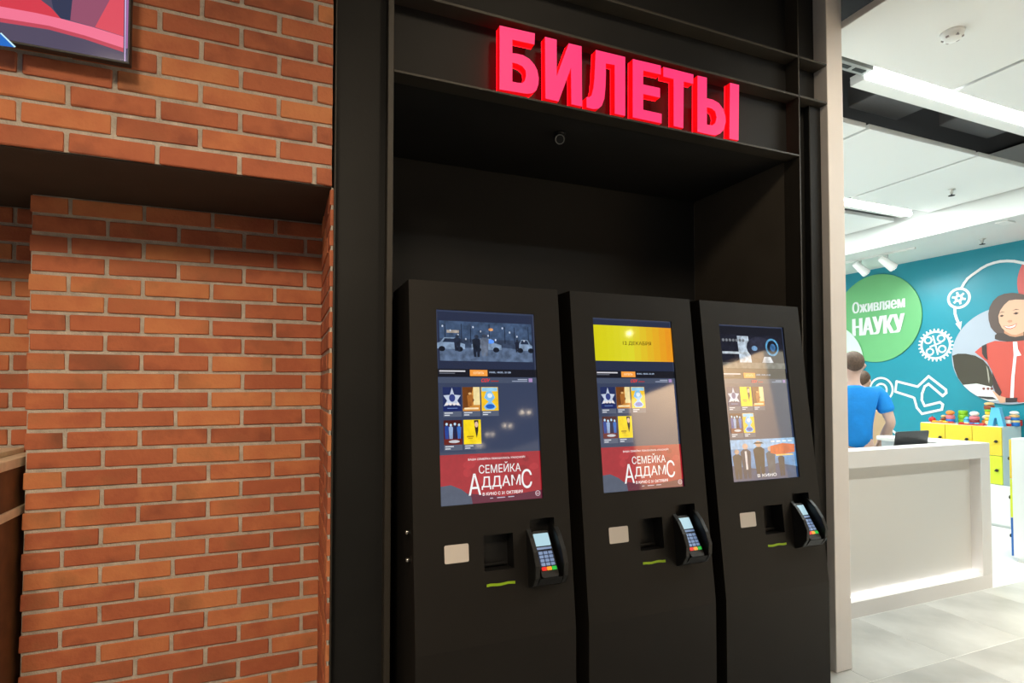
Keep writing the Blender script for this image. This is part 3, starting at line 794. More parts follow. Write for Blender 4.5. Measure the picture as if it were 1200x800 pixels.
# small round camera on the recess ceiling
mb = MB()
camx, camy = 1.276, 2.508
rc = thing('security_camera', (camx, camy, ZC), 'small dark round camera under the black beam, behind the sign', 'camera')
mb.lathe([(0.026, -0.010), (0.030, 0.0)], (camx, camy, ZC), 20); part('base', mb, M_BLACK, rc)
mb = MB(); mb.lathe([(0.001, -0.058), (0.014, -0.053), (0.024, -0.040), (0.026, -0.028), (0.022, -0.016), (0.014, -0.009)], (camx, camy, ZC), 20); part('ball', mb, M_BLACK, rc)
fd = Vector((-0.42, -0.80, -0.42)).normalized(); fu = fd.cross(XA).normalized(); fr_ = fu.cross(fd)
mb = MB(); mb.prism(circle((0, 0), 0.0235, 28), Vector((camx, camy, ZC-0.031)) + fd*0.026, fr_, fu, fd, 0.004, holes=[circle((0, 0), 0.0195, 28)]); part('ring', mb, mat('camera_ring', (0.30, 0.29, 0.28, 1), .5), rc)
mb = MB(); mb.prism(circle((0, 0), 0.0195, 24), Vector((camx, camy, ZC-0.031)) + fd*0.024, fr_, fu, fd, 0.004); part('lens', mb, M_BLACK, rc)

# ------------------------------------------------------------------ hall spotlights (fixtures with their own lamps)
M_LAMP = mat('lamp_lens', (.8, .7, .5, 1), .3, emit=(1.0, 0.82, 0.58, 1), strength=14.0)
def hall_spot(x, y, target, watts, label, size=55, blend=0.6, soft=0.22, group='black ceiling spotlights of the hall'):
    root = thing('ceiling_spotlight', (x, y, CEIL), label, 'spotlight', group)
    mb = MB(); mb.lathe([(0.012, -0.14), (0.012, 0.0)], (x, y, CEIL), 10); part('stem', mb, M_BLACK, root)
    d = (Vector(target) - Vector((x, y, CEIL-0.16))).normalized()
    q = d.to_track_quat('Z', 'Y')
    mb = MB(); mb.lathe([(0.045, -0.10), (0.055, -0.06), (0.055, 0.06), (0.050, 0.06), (0.048, 0.03)], (0, 0, 0), 16)
    h = link('housing', mb.mesh('housing', M_BLACK), root, (0, 0, -0.16)); h.rotation_euler = q.to_euler()
    mb = MB(); mb.lathe([(0.046, 0.028), (0.046, 0.034)], (0, 0, 0), 16)
    link('lens', mb.mesh('lens', M_LAMP), root, (0, 0, -0.16), q.to_euler())
    if watts:
        l = bpy.data.lights.new('spot_lamp', 'SPOT'); l.energy = watts; l.color = WARM
        l.spot_size = math.radians(size); l.spot_blend = blend; l.shadow_soft_size = soft
        lo = bpy.data.objects.new('spot_lamp', l); COL.objects.link(lo); lo.parent = root
        lo.location = Vector((0, 0, -0.16)) + d*0.075
        lo.rotation_euler = d.to_track_quat('-Z', 'Y').to_euler()

hall_spot(-1.05, -1.6, (-0.65, 2.7, 0.65), HALL_SPOT_W*9.0, 'hall spotlight aimed at the lower brick panel', 58, blend=1.0, soft=0.5)
hall_spot(0.35, 0.25, (0.05, 2.25, 2.8), HALL_SPOT_W*0.18, 'hall spotlight aimed at the upper bricks and left column', 75)
hall_spot(1.35, 0.05, (1.6, 2.3, 1.8), HALL_SPOT_W*0.8, 'hall spotlight aimed at the ticket kiosks', 85)
hall_spot(3.0, -1.2, (4.55, -1.2, 1.6), HALL_SPOT_W*22.0, 'added hall spotlight brightening the beige wall panel', 95)  # lamp added so the wall mirrors brightly in the kiosk screens
hall_spot(2.6, 0.6, (2.9, 2.25, 2.4), HALL_SPOT_W*0.7, 'hall spotlight aimed at the pale partition end', 60)
hall_spot(6.17, -4.5, (2, 2, 1.4), 0, 'hall spotlight just behind the beige wall panel')
for i, (x, y) in enumerate(((7.66, -12.94), (7.40, -12.92), (8.10, -15.8), (7.84, -15.75), (8.15, -18.0), (7.88, -17.95), (8.97, -21.8), (8.70, -21.7))):
    hall_spot(x, y, (1.5, 2, 1.4), 0, '%s lamp of the %s far spotlight pair mirrored in the first kiosk screen' % (('right', 'left')[i % 2], ('nearest', 'second', 'third', 'farthest')[i//2]), group='far rows of hall spotlights')

# ------------------------------------------------------------------ shop ceiling
ZP = 3.677
cs = struct('ceiling_shop', boxmb(2.985, 9.0, 2.0, 9.0, 4.18, 4.20), M_DARK_CEIL)
XJ = [2.965, 4.352, 5.796, 7.17]
def cpanel(x0, x1, y0, y1, th=0.045):
    link('panel', boxmb(x0+0.018, x1-0.018, y0, y1, ZP, ZP+th).mesh('panel', M_CEIL, bevel=0.003, segs=1), cs)
for a, b in zip(XJ[:-1], XJ[1:]):
    cpanel(a, b, 1.25, 2.445)
    cpanel(a, b, 0.74, 1.235)
    cpanel(a, b, -0.6, 0.50)
    cpanel(a if a > 3 else 3.0, b, 3.07, 4.31)
    cpanel(a if a > 3 else 3.0, b, 4.72, 5.95)
    cpanel(a if a > 3 else 3.0, b, 6.3, 8.9)
cpanel(7.17, 8.6, 1.25, 2.445)
# grey boxes added in the dark gap to imitate vague reflections
M_GAP_BOX = mat('gap_box_grey', (0.12, 0.12, 0.125, 1), 0.6)
for i, (a, b, y0, y1, z0, z1) in enumerate(((3.05, 3.75, 2.95, 3.3, 3.86, 4.1), (4.3, 4.9, 2.85, 3.2, 3.9, 4.12), (5.3, 6.0, 2.8, 3.1, 3.88, 4.1))):
    tag(link('gap_reflection_box', boxmb(a, b, y0, y1, z0, z1).mesh('gap_reflection_box', M_GAP_BOX, ((a+b)/2, y0, z0), bevel=0.01), None, ((a+b)/2, y0, z0)),
        ('grey box standing in for reflections in the ceiling gap nearest the partition', 'grey box standing in for reflections in the middle of the ceiling gap', 'grey box standing in for reflections at the right end of the ceiling gap')[i], 'added box', 'boxes imitating reflections in the dark ceiling gap')
# bulkhead above the mural
struct('trim_bulkhead', boxmb(7.178, 9.0, 1.0, 9.0, 3.401, 4.15), mat('bulkhead_paint', (0.72, 0.75, 0.73, 1), 0.6), bevel=0.003)
M_TUBE = mat('tube_glow', (0.9, 0.9, 0.9, 1), 0.4, emit=(0.95, 1.0, 0.98, 1), strength=10.0)
def tube_light(x0, x1, y, label, tray_w=0.10, driver=False, watts=SHOP_TUBE_W):
    root = thing('tube_light', ((x0+x1)/2, y, ZP), label, 'light', 'white tube lights of the shop')
    part('tray', boxmb(x0, x1, y-0.04, y+0.04+tray_w, ZP+0.052, ZP+0.062), M_WHITE, root)
    part('tray_lip', boxmb(x0, x1, y+0.035, y+0.04+tray_w, ZP-0.002, ZP+0.052), M_WHITE, root, bevel=0.003)
    mb = MB(); mb.tube([(x0, y, ZP+0.018), (x1, y, ZP+0.018)], 0.034, 12); part('tube', mb, M_TUBE, root)
    for xx in (x0+0.3, x1-0.3):
        mb = MB(); mb.tube([(xx, y+0.02, ZP+0.062), (xx, y+0.02, 4.18 if y > 2 else CEIL)], 0.006, 6); part('hanger', mb, M_METAL, root)
    if driver:
        part('driver_box', boxmb(x0-0.36, x0-0.02, y-0.045, y+0.035, ZP+0.015, ZP+0.05), mat('driver_grey', (0.3, 0.32, 0.31, 1), .5), root, bevel=0.003)
        for i in range(2): part('vent_slot', boxmb(x0-0.30+0.14*i, x0-0.20+0.14*i, y-0.02, y+0.01, ZP+0.012, ZP+0.0152), M_BLACK, root)
    l = bpy.data.lights.new('tube_lamp', 'AREA'); l.shape = 'RECTANGLE'; l.size = (x1-x0); l.size_y = 0.06
    l.energy = watts*(x1-x0)/2.0; l.color = COOL
    lo = bpy.data.objects.new('tube_lamp', l); COL.objects.link(lo); lo.parent = root; lo.location = (0, 0, -0.016)
    return root
tube_light(3.62, 6.9, 2.535, 'long bright tube light in the ceiling slot above the counter', driver=True)
tube_light(4.2, 7.05, 4.47, 'bright tube light between ceiling panels near the white bulkhead', tray_w=0.06)
tube_light(3.4, 7.05, 6.1, 'unseen tube light added farthest back in the shop', tray_w=0.06)  # extra fixture out of view, added for more shop light
tube_light(3.6, 7.0, 0.62, 'unseen tube light added nearest the hall', tray_w=0.0, watts=SHOP_TUBE_W*0.8)  # another added fixture outside the frame, lighting the shop front

# ceiling fittings
def sprinkler(x, y, z, label):
    r = thing('sprinkler', (x, y, z), label, 'sprinkler', 'ceiling sprinklers of the shop')
    mb = MB(); mb.lathe([(0.012, -0.05), (0.018, -0.03), (0.010, -0.02), (0.035, -0.004), (0.035, 0.0)], (x, y, z), 12); part('head', mb, M_METAL, r)
    mb = MB(); mb.lathe([(0.03, -0.068), (0.03, -0.063)], (x, y, z), 12); mb.tube([(x, y, z-0.066), (x, y, z-0.03)], 0.006, 6); part('deflector', mb, M_BLACK, r)
sprinkler(6.536, 3.708, ZP, 'small metal sprinkler under the flat white ceiling panel')
sprinkler(7.939, 4.176, 3.401, 'small metal sprinkler under the bulkhead above the mural')
sd = thing('smoke_detector', (3.62, 2.03, ZP), 'round white smoke detector on the nearest ceiling panel', 'smoke detector')
mb = MB(); mb.lathe([(0.035, -0.045), (0.05, -0.035), (0.058, -0.012), (0.062, 0.0)], (3.62, 2.03, ZP), 24); part('housing', mb, M_WHITE, sd)
for i in range(6):
    mb = MB(); a = i*math.pi/3; mb.box(3.62+0.043*math.cos(a)-.008, 3.62+0.043*math.cos(a)+.008, 2.03+0.043*math.sin(a)-.008, 2.03+0.043*math.sin(a)+.008, ZP-0.040, ZP-0.031)
    part('vent', mb, mat('smoke_vent', (.25, .22, .22, 1), .6), sd)
tag(link('ceiling_vent', boxmb(7.27, 7.42, 3.58, 3.70, 3.385, 3.401).mesh('ceiling_vent', M_WHITE, (7.34, 3.64, 3.385), .003), None, (7.34, 3.64, 3.385)), 'small white rectangular vent under the bulkhead', 'vent')
rail = tag(link('light_rail', boxmb(7.58, 7.61, 4.75, 6.4, 3.378, 3.401).mesh('light_rail', M_WHITE, (7.6, 5.5, 3.378)), None, (7.6, 5.5, 3.378)), 'thin white lighting rail under the bulkhead', 'light rail')
def track_spot(x, y, ang, label):
    r = thing('track_spotlight', (x, y, 3.378), label, 'spotlight', 'white spotlights on the mural rail')
    mb = MB(); mb.lathe([(0.014, -0.07), (0.014, 0.0)], (x, y, 3.378), 8); part('stem', mb, M_WHITE, r)
    d = Vector((0.75, ang, -0.62)).normalized(); q = d.to_track_quat('Z', 'Y').to_euler()
    mb = MB(); mb.lathe([(0.035, -0.12), (0.045, -0.10), (0.062, 0.09), (0.062, 0.11)], (0, 0, 0), 16)
    link('housing', mb.mesh('housing', M_WHITE), r, (0, 0, -0.115), q)
    mb = MB(); mb.lathe([(0.052, 0.108), (0.052, 0.114)], (0, 0, 0), 16)
    link('lens', mb.mesh('lens', mat('track_lens', (.9, .9, .9, 1), .3, emit=(1, 1, .97, 1), strength=5.0)), r, (0, 0, -0.115), q)
    l = bpy.data.lights.new('track_lamp', 'SPOT'); l.energy = 16; l.color = (1, .97, .92); l.spot_size = math.radians(80); l.spot_blend = .8; l.shadow_soft_size = .05
    lo = bpy.data.objects.new('track_lamp', l); COL.objects.link(lo); lo.parent = r; lo.location = Vector((0, 0, -0.115)) + d*0.125
    lo.rotation_euler = d.to_track_quat('-Z', 'Y').to_euler()
track_spot(7.595, 5.50, -0.25, 'white track spotlight on the left, above the green disc')
track_spot(7.595, 5.12, -0.35, 'white track spotlight on the right, past the green disc')

# ------------------------------------------------------------------ mural wall
XM = 8.46
wm = struct('wall_right', boxmb(XM, XM+0.15, 0.8, 9.0, 0, 3.42), M_TEAL)
M_MURAL_WHITE = mat('mural_white', (0.74, 0.78, 0.78, 1), 0.5)
MO, MAX_, MN = Vector((XM, 0, 0)), YA, -XA
def mpoly(mb, poly, lift, mi=0, holes=(), th=0.0):
    mb.prism(poly, MO + MN*(lift+th), MAX_, ZA, MN, th, holes=holes, mi=mi)
def mthing(name, y, z, label):
    return thing(name, (XM, y, z), label, 'wall graphic')
gs = thing('science_sign', (XM, 5.88, 2.63), 'green round wall panel lettered Оживляем НАУКУ', 'sign')
mb = MB(); mpoly(mb, circle((5.885, 2.632), 0.676, 64), 0.0, th=0.02)
part('disc', mb, mat('green_disc', srgb(106, 178, 118), 0.45), gs)
mb = MB()
add_text(mb, 'Оживляем', (-6.255, -5.443, 2.745, 2.925), MO, -YA, ZA, MN, 0.022, 0, 0.0, bold=0.020, copies=4, step=0.00008)
part('lettering', mb, M_MURAL_WHITE, gs)
mb = MB()
add_text(mb, 'НАУКУ', (-6.25, -5.46, 2.385, 2.660), MO, -YA, ZA, MN, 0.022, 0, 0.0, bold=0.042, copies=6, step=0.00008)
part('lettering', mb, M_MURAL_WHITE, gs)
pd = mthing('pale_disc', 6.7, 2.0, 'pale mint round panel behind the person in the blue shirt')
mb = MB(); mpoly(mb, circle((6.725, 1.966), 0.644, 56), 0.034, th=0.012); part('disc', mb, mat('mint_disc', srgb(206, 238, 216), 0.5), pd)
# portrait disc
pp = thing('portrait_print', (XM, 4.06, 2.14), 'round photo print of a smiling person in a red suit holding a helmet', 'wall print')
PCY, PCZ, PR = 4.209, 1.980, 0.621
mb = MB(); mpoly(mb, circle((PCY, PCZ), PR, 72), 0.0115, th=0.010); part('disc', mb, mat('print_sky', srgb(168, 178, 192), 0.45), pp)
def inside(poly):
    out = []
    for y, z in poly:
        d = math.hypot(y-PCY, z-PCZ)
        if d > PR-0.004: y, z = PCY+(y-PCY)/d*(PR-0.004), PCZ+(z-PCZ)/d*(PR-0.004)
        out.append((y, z))
    return out
def arc_close(poly, a0, a1, n=10):
    return poly + [(PCY+(PR-.004)*math.cos(a0+(a1-a0)*i/n), PCZ+(PR-.004)*math.sin(a0+(a1-a0)*i/n)) for i in range(n+1)]
R_ = MURAL
def pprint(key, poly, rgb, layer, rough=.45, name=None):
    mb = MB(); mpoly(mb, poly, 0.0220+0.0006*layer)
    part(name or key, mb, mat('print_'+key, srgb(*rgb), rough), pp)
suit = R_['suit'][:6] + [(4.02, 2.16), (3.86, 2.12), (3.74, 2.06), (3.60, 1.98), (3.62, 1.80), (3.70, 1.63), (3.80, 1.52), (3.95, 1.42), (4.02, 1.39)] + R_['suit'][8:]
pprint('suit', inside(suit), (198, 82, 70), 1)
pprint('hair', (R_['hair'][:10] + [(3.92, 2.68), (3.84, 2.58), (3.80, 2.42), (3.83, 2.25), (3.95, 2.2)] + R_['hair'][12:]), (92, 76, 70), 2)
pprint('neck', R_['neck'], (196, 140, 108), 3)
pprint('face', R_['face'][:5] + [(4.01, 2.655), (3.93, 2.60), (3.90, 2.50), (3.91, 2.38), (3.96, 2.29)] + R_['face'][8:], (222, 174, 146), 4)
pprint('eye', R_['eye_l'], (70, 50, 44), 5); pprint('eye', R_['eye_r'], (70, 50, 44), 5)
pprint('eyebrow', [(4.275, 2.515), (4.24, 2.535), (4.205, 2.525), (4.24, 2.524)], (96, 70, 60), 5); pprint('eyebrow', [(4.13, 2.535), (4.09, 2.552), (4.055, 2.538), (4.09, 2.54)], (96, 70, 60), 5)
pprint('nose', R_['nose'], (202, 144, 116), 5)
pprint('lips', [(4.232, 2.352), (4.169, 2.345), (4.127, 2.353), (4.084, 2.372), (4.105, 2.322), (4.153, 2.304), (4.195, 2.314)], (186, 92, 84), 5)
pprint('smile', R_['mouth'], (246, 236, 228), 6)
pprint('collar', R_['collar'][:6] + [(3.90, 2.20), (3.90, 2.14)] + R_['collar'][6:], (72, 62, 58), 7)
pprint('strap', R_['strap'], (62, 52, 50), 7)
pprint('zip', R_['zip'], (234, 232, 232), 7)
pprint('sleeve_shade', R_['sleeve_dark'], (70, 54, 52), 7)
pprint('helmet', inside(R_['helmet']), (70, 66, 56), 8, .25)
pprint('helmet_gloss', [(4.425, 1.86), (4.405, 1.80), (4.392, 1.68), (4.398, 1.62), (4.408, 1.68), (4.415, 1.78)], (170, 164, 150), 9)
pprint('helmet_base', inside(R_['helmet_base']), (226, 226, 224), 9)
pprint('helmet_band', inside(R_['helmet_band']), (50, 46, 46), 10)
for yy in (4.459, 4.41, 4.37): pprint('rivet', circle((yy, 1.555), 0.017, 12), (120, 60, 54), 10)
pprint('hand', inside(R_['hand']), (222, 170, 140), 11)
pprint('cuff', inside(R_['cuff']), (60, 52, 54), 12)
rd = mthing('coral_disc', 3.6, 3.0, 'coral red round panel behind the portrait print')
mb = MB(); mpoly(mb, circle((3.55, 2.86), 0.53, 56), 0.0005, th=0.010); part('disc', mb, mat('coral_disc', srgb(204, 92, 88), 0.45), rd)
# arrow with small gear
def gear_poly(c, r0, r1, n, duty=0.5):
    pts = []
    for i in range(n):
        for a, r in ((0, r0), (0.12, r1), (duty, r1), (duty+0.12, r0)):
            t = 2*math.pi*(i+a)/n
            pts.append((c[0]+r*math.cos(t), c[1]+r*math.sin(t)))
    return pts
ar = mthing('arrow_graphic', 4.6, 2.8, 'white curved arrow with a small gear in a ring on the teal wall')
mb = MB()
arc = [(4.704, 2.904), (4.668, 2.968), (4.625, 3.025), (4.575, 3.062), (4.517, 3.097), (4.46, 3.132), (4.396, 3.160), (4.32, 3.176), (4.253, 3.180), (4.18, 3.172), (4.105, 3.153), (4.009, 3.110), (3.9, 3.04)]
for iq, q in enumerate(stroke(arc, 0.034)): mpoly(mb, q, 0.0115+0.0004*iq)
part('arc', mb, M_MURAL_WHITE, ar)
mb = MB(); mpoly(mb, circle((4.738, 2.78), 0.145, 40), 0.0045, holes=[circle((4.738, 2.78), 0.112, 40)]); part('ring', mb, M_MURAL_WHITE, ar)
mb = MB(); mpoly(mb, gear_poly((4.738, 2.78), 0.052, 0.088, 6, 0.42), 0.0045, holes=[circle((4.738, 2.78), 0.02, 14)]); part('small_gear', mb, M_MURAL_WHITE, ar)
mb = MB()
for iq, q in enumerate(stroke(R_['arrow_tail'], 0.034)): mpoly(mb, q, 0.004+0.0004*iq)
mpoly(mb, R_['arrow_head'], 0.0046); part('arrow_head', mb, M_MURAL_WHITE, ar)
# big gear
gg = mthing('gear_graphic', 5.05, 2.17, 'white outlined gear with four small rings on the teal wall')
gc = (5.045, 2.163)
mb = MB(); mpoly(mb, gear_poly(gc, 0.200, 0.232, 26, 0.45), 0.004, holes=[circle(gc, 0.172, 48)]); part('toothed_ring', mb, M_MURAL_WHITE, gg)
for dy, dz in ((.095, .075), (-.075, .09), (.075, -.09), (-.085, -.06)):
    mb = MB(); c = (gc[0]+dy, gc[1]+dz); mpoly(mb, circle(c, 0.056, 24), 0.0044, holes=[circle(c, 0.034, 24)]); part('ring', mb, M_MURAL_WHITE, gg)
mb = MB()
for iq, q in enumerate(stroke([(gc[0]+.03, gc[1]+.13), (gc[0]-.03, gc[1]-.13)], 0.022) + stroke([(gc[0]+.07, gc[1]-.02), (gc[0]-.07, gc[1]+.03)], 0.022)): mpoly(mb, q, 0.0048+0.0004*iq)
part('spokes', mb, M_MURAL_WHITE, gg)
# robot arm
ra = mthing('robot_arm_graphic', 5.3, 1.45, 'white outlined robot gripper arm on the teal wall')
mb = MB()
for iq, q in enumerate(stroke(R_['arm_a'], 0.034)): mpoly(mb, q, 0.004+0.0004*iq)
part('forearm', mb, M_MURAL_WHITE, ra)
mb = MB()
for iq, q in enumerate(stroke(R_['arm_claw'], 0.034, False)): mpoly(mb, q, 0.0043+0.0004*iq)
part('gripper', mb, M_MURAL_WHITE, ra)
for r_ in (0.19, 0.10):
    mb = MB(); mpoly(mb, circle((5.83, 1.535), r_, 40), 0.0046, holes=[circle((5.83, 1.535), r_-0.03, 40)]); part('joint_ring', mb, M_MURAL_WHITE, ra)
mb = MB()
for iq, q in enumerate(stroke([(5.80, 1.35), (5.75, 1.20), (5.80, 1.07)], 0.034) + stroke([(5.86, 1.07), (5.62, 0.88)], 0.034) + stroke([(5.90, 1.0), (5.70, 0.84)], 0.034)): mpoly(mb, q, 0.004+0.0004*iq)
part('support', mb, M_MURAL_WHITE, ra)
bb = mthing('bubble_graphic', 3.9, 1.2, 'white rounded mark at the right edge below the portrait print')
mb = MB(); mpoly(mb, circle((3.90, 1.30), 0.10, 30), 0.004); part('mark', mb, M_MURAL_WHITE, bb)

# ------------------------------------------------------------------ lockers
M_LY, M_LG, M_LB = mat('locker_yellow', srgb(226, 198, 56), 0.35), mat('locker_lime', srgb(206, 222, 52), 0.35), mat('locker_blue', srgb(22, 92, 172), 0.35)
M_LW = mat('locker_white', (0.72, 0.76, 0.75, 1), 0.4)
def locker(cx, cy, rotz, depth, ys, rows, top, label, cols=(M_LY, M_LG, M_LB), knob_side=1):
    """built about its own centre with the fronts towards local -X, then turned"""
    root = thing('locker_unit', (cx, cy, 0), label, 'locker', 'colourful lockers of the shop', rotz)
    Z0 = Vector((0, 0, 0)); x0, x1 = -depth/2, depth/2
    mb = MB(); mb.box(x0+0.018, x1, ys[0], ys[-1], 0.04, top); part('carcass', mb, M_LW, root, bevel=0.003, base=Z0)
    mb = MB(); mb.box(x0+0.04, x1-0.01, ys[0]+0.02, ys[-1]-0.02, 0, 0.04); part('plinth', mb, M_LW, root, base=Z0)
    for a, b in zip(ys[:-1], ys[1:]):
        for r in range(3):
            d = part('door', boxmb(x0, x0+0.018, a+0.003, b-0.003, rows[r+1]+0.003, rows[r]-0.003), cols[r], root, bevel=0.002, base=Z0)
            yk, zk = a+0.05, (rows[r]+rows[r+1])/2
            mb = MB(); mb.lathe([(0.010, 0.0), (0.010, 0.012), (0.018, 0.018), (0.016, 0.028)], (x0, yk, zk), 10, axis='x')
            mb.box(x0-0.012, x0+0.001, yk-0.006, yk+0.03, zk-0.012, zk-0.004)
            link('knob', mb.mesh('knob', M_BLACK), d)
    return root
ROWS = (1.092, 0.742, 0.393, 0.045)
locker(8.237, 4.541, 0, 0.406, [-0.469, -0.153, 0.159, 0.469], ROWS, 1.098, 'yellow, lime and blue locker unit with toys on top, against the teal wall')
locker(6.66, 2.86, math.radians(-90), 0.412, [-0.508, -0.17, 0.17, 0.508], (1.105, 0.745, 0.395, 0.045), 1.117, 'locker unit at the right edge, white side panel showing, coloured doors seen edge on')
wp = thing('white_cabinet', (7.5, 3.9, 0), 'low white cabinet standing between the two locker units', 'cabinet')
part('body', boxmb(7.50, 7.58, 3.72, 3.98, 0.0, 0.46), M_LW, wp, bevel=0.004); part('door', boxmb(7.482, 7.50, 3.73, 3.97, 0.03, 0.45), M_WHITE, wp, bevel=0.002)

# ------------------------------------------------------------------ toys on the lockers
TOP = 1.098
TM = {n: mat('toy_'+n, srgb(*c), 0.35) for n, c in dict(red=(206, 44, 40), orange=(240, 146, 66), blue=(42, 116, 200), green=(132, 190, 36), sky=(92, 184, 226), white=(240, 240, 236), pink=(216, 120, 130), maroon=(138, 44, 52), cream=(244, 222, 160), brown=(140, 66, 34), tan=(222, 180, 120), yellow=(240, 200, 50)).items()}
def toy_stack(name, y, x, bands, label, seg=16):
    r = thing(name, (x, y, TOP), label, 'toy', 'toys on top of the lockers')
    z = TOP
    for pn, rad, h, c, shape in bands:
        mb = MB()
        if shape == 'ball': prof = [(rad*math.sin(math.pi*t/8)+.001, z+h*(1-math.cos(math.pi*t/8))/2) for t in range(9)]
        elif shape == 'cone': prof = [(rad*.75, z), (rad, z+h*.25), (rad*.35, z+h)]
        else: prof = [(rad*.9, z), (rad, z+h*.2), (rad, z+h*.8), (rad*.9, z+h)]
        mb.lathe(prof, (x, y, 0), seg); part(pn, mb, TM[c], r); z += h
    return r
toy_stack('apple_toy', 4.935, 8.17, [('body', .042, .072, 'red', 'ball'), ('stem', .006, .014, 'brown', 'cyl')], 'red apple toy at the left end of the lockers')
toy_stack('wooden_figure', 4.80, 8.19, [('base', .05, .03, 'yellow', 'cyl'), ('body', .04, .035, 'brown', 'ball'), ('head', .033, .04, 'tan', 'ball')], 'small brown and tan figure beside the red apple toy')
toy_stack('stacking_figure', 4.705, 8.16, [('base', .052, .055, 'blue', 'cyl'), ('body', .05, .05, 'pink', 'cyl'), ('head', .048, .065, 'orange', 'ball')], 'stacked figure with an orange head and blue base')
toy_stack('barrel_toy', 4.62, 8.28, [('lower', .055, .055, 'green', 'cyl'), ('middle', .057, .06, 'green', 'cyl'), ('upper', .053, .055, 'green', 'cyl')], 'lime green barrel shaped stacking toy')
toy_stack('play_house', 4.525, 8.19, [('walls', .045, .05, 'sky', 'cyl'), ('roof', .045, .045, 'sky', 'cone')], 'small pale blue toy house', 4)
toy_stack('cupcake_toy', 4.43, 8.17, [('cup', .052, .06, 'maroon', 'cyl'), ('cake', .053, .045, 'pink', 'cyl'), ('icing', .05, .065, 'white', 'ball')], 'maroon and pink cupcake toy with white icing')
toy_stack('cupcake_toy', 4.352, 8.27, [('cup', .046, .06, 'orange', 'cyl'), ('icing', .043, .065, 'white', 'ball')], 'low orange cupcake toy with white icing')
toy_stack('burger_stack', 4.275, 8.19, [('cup', .045, .06, 'cream', 'cyl'), ('sauce', .05, .035, 'yellow', 'cyl'), ('bread', .052, .04, 'cream', 'ball'), ('filling', .045, .035, 'yellow', 'cyl'), ('salad', .05, .03, 'green', 'cyl'), ('patty', .055, .045, 'brown', 'cyl'), ('bun', .052, .045, 'tan', 'ball')], 'tallest toy, a stacked burger with a tan bun on top')
tw = thing('slide_tower', (8.12, 4.165, TOP), 'pale blue trapezoid toy tower beside the burger stack', 'toy', 'toys on top of the lockers')
mb = MB(); mb.prism([(-.085, 0), (-.03, 0), (-.012, .10), (.012, .10), (.03, 0), (.085, 0), (.042, .215), (-.042, .215)], (8.095, 4.165, TOP), -YA, ZA, -XA, .06); part('frame', mb, TM['sky'], tw)
part('deck', boxmb(8.09, 8.16, 4.122, 4.208, TOP+.215, TOP+.226), TM['sky'], tw)
toy_stack('little_figure', 4.11, 8.24, [('base', .035, .03, 'red', 'cyl'), ('body', .032, .045, 'white', 'cyl'), ('head', .03, .045, 'pink', 'ball')], 'little white and pink figure right of the blue tower')
toy_stack('stacking_figure', 4.085, 8.33, [('base', .052, .045, 'blue', 'cyl'), ('band', .052, .025, 'cream', 'cyl'), ('body', .052, .035, 'blue', 'cyl'), ('face', .05, .03, 'tan', 'cyl'), ('cap', .046, .05, 'white', 'ball')], 'blue and cream stacked figure with a white cap')
toy_stack('red_cup', 4.08, 8.42, [('cup', .03, .065, 'red', 'cyl'), ('rim', .032, .01, 'maroon', 'cyl')], 'small red cup at the right end of the lockers')
def toy_tray(y0, y1, x0, x1, c, label, bits):
    r = thing('toy_tray', ((x0+x1)/2, (y0+y1)/2, TOP), label, 'toy', 'toys on top of the lockers')
    part('tray', boxmb(x0, x1, y0, y1, TOP, TOP+.012), TM[c], r, bevel=.003)
    for i, b in enumerate(bits):
        yy = y0+(y1-y0)*(i+.5)/len(bits); part('block', boxmb(x0+.01, x0+.05, yy-.025, yy+.025, TOP+.012, TOP+.028), TM[b], r, bevel=.004)
toy_tray(4.62, 4.88, 8.05, 8.13, 'orange', 'orange flat tray of toy blocks at the left', ('red', 'yellow', 'orange', 'yellow'))
toy_tray(4.26, 4.55, 8.045, 8.11, 'red', 'red flat tray of toy blocks in the middle', ('red', 'sky', 'blue', 'cream', 'red'))

# ------------------------------------------------------------------ counter
YC = 2.723
ct = thing('reception_counter', (4.1, 3.0, 0), 'white reception counter with a framed recessed front', 'counter')
part('fascia', boxmb(2.992, 5.208, YC, YC+0.14, 1.024, 1.142), M_COUNTER, ct, bevel=.002)
part('plinth', boxmb(2.992, 5.208, YC, YC+0.14, 0.0, 0.108), M_COUNTER, ct, bevel=.002)
part('end_post', boxmb(5.088, 5.208, YC, YC+0.14, 0.108, 1.024), M_COUNTER, ct, bevel=.001)
part('front_panel', boxmb(2.992, 5.088, YC+0.078, YC+0.12, 0.108, 1.024), M_COUNTER_PANEL, ct)
glow_strip = part('ledge_glow_strip', boxmb(2.995, 5.08, YC+0.066, YC+0.076, 0.1085, 0.116), mat('ledge_glow', (.9, .9, .9, 1), .4, emit=(1, 1, 1, 1), strength=9.0), ct)  # glowing strip added to imitate overhead light caught on the plinth ledge
mb = MB(); mb.box(2.992, 4.86, YC+0.14, 3.30, 0.90, 0.93); part('desk', mb, mat('desk_grey', (0.52, 0.58, 0.60, 1), .4), ct)
wing = [(4.87, YC+0.14), (5.208, YC+0.14), (5.208, 3.32)] + [(5.038+0.17*math.cos(math.radians(a)), 3.32+0.17*math.sin(math.radians(a))) for a in range(10, 180, 17)] + [(4.87, 3.32)]
mb = MB(); mb.prism(wing, (0, 0, 1.142), XA, YA, ZA, 0.028); part('wing_top', mb, M_WHITE, ct, bevel=.002)
wi = [(4.90, YC+0.14), (5.19, YC+0.14), (5.19, 3.30), (5.14, 3.42), (4.95, 3.42), (4.90, 3.30)]
mb = MB(); mb.prism(wi, (0, 0, 1.113), XA, YA, ZA, 1.113); part('wing_body', mb, mat('desk_grey', None), ct)

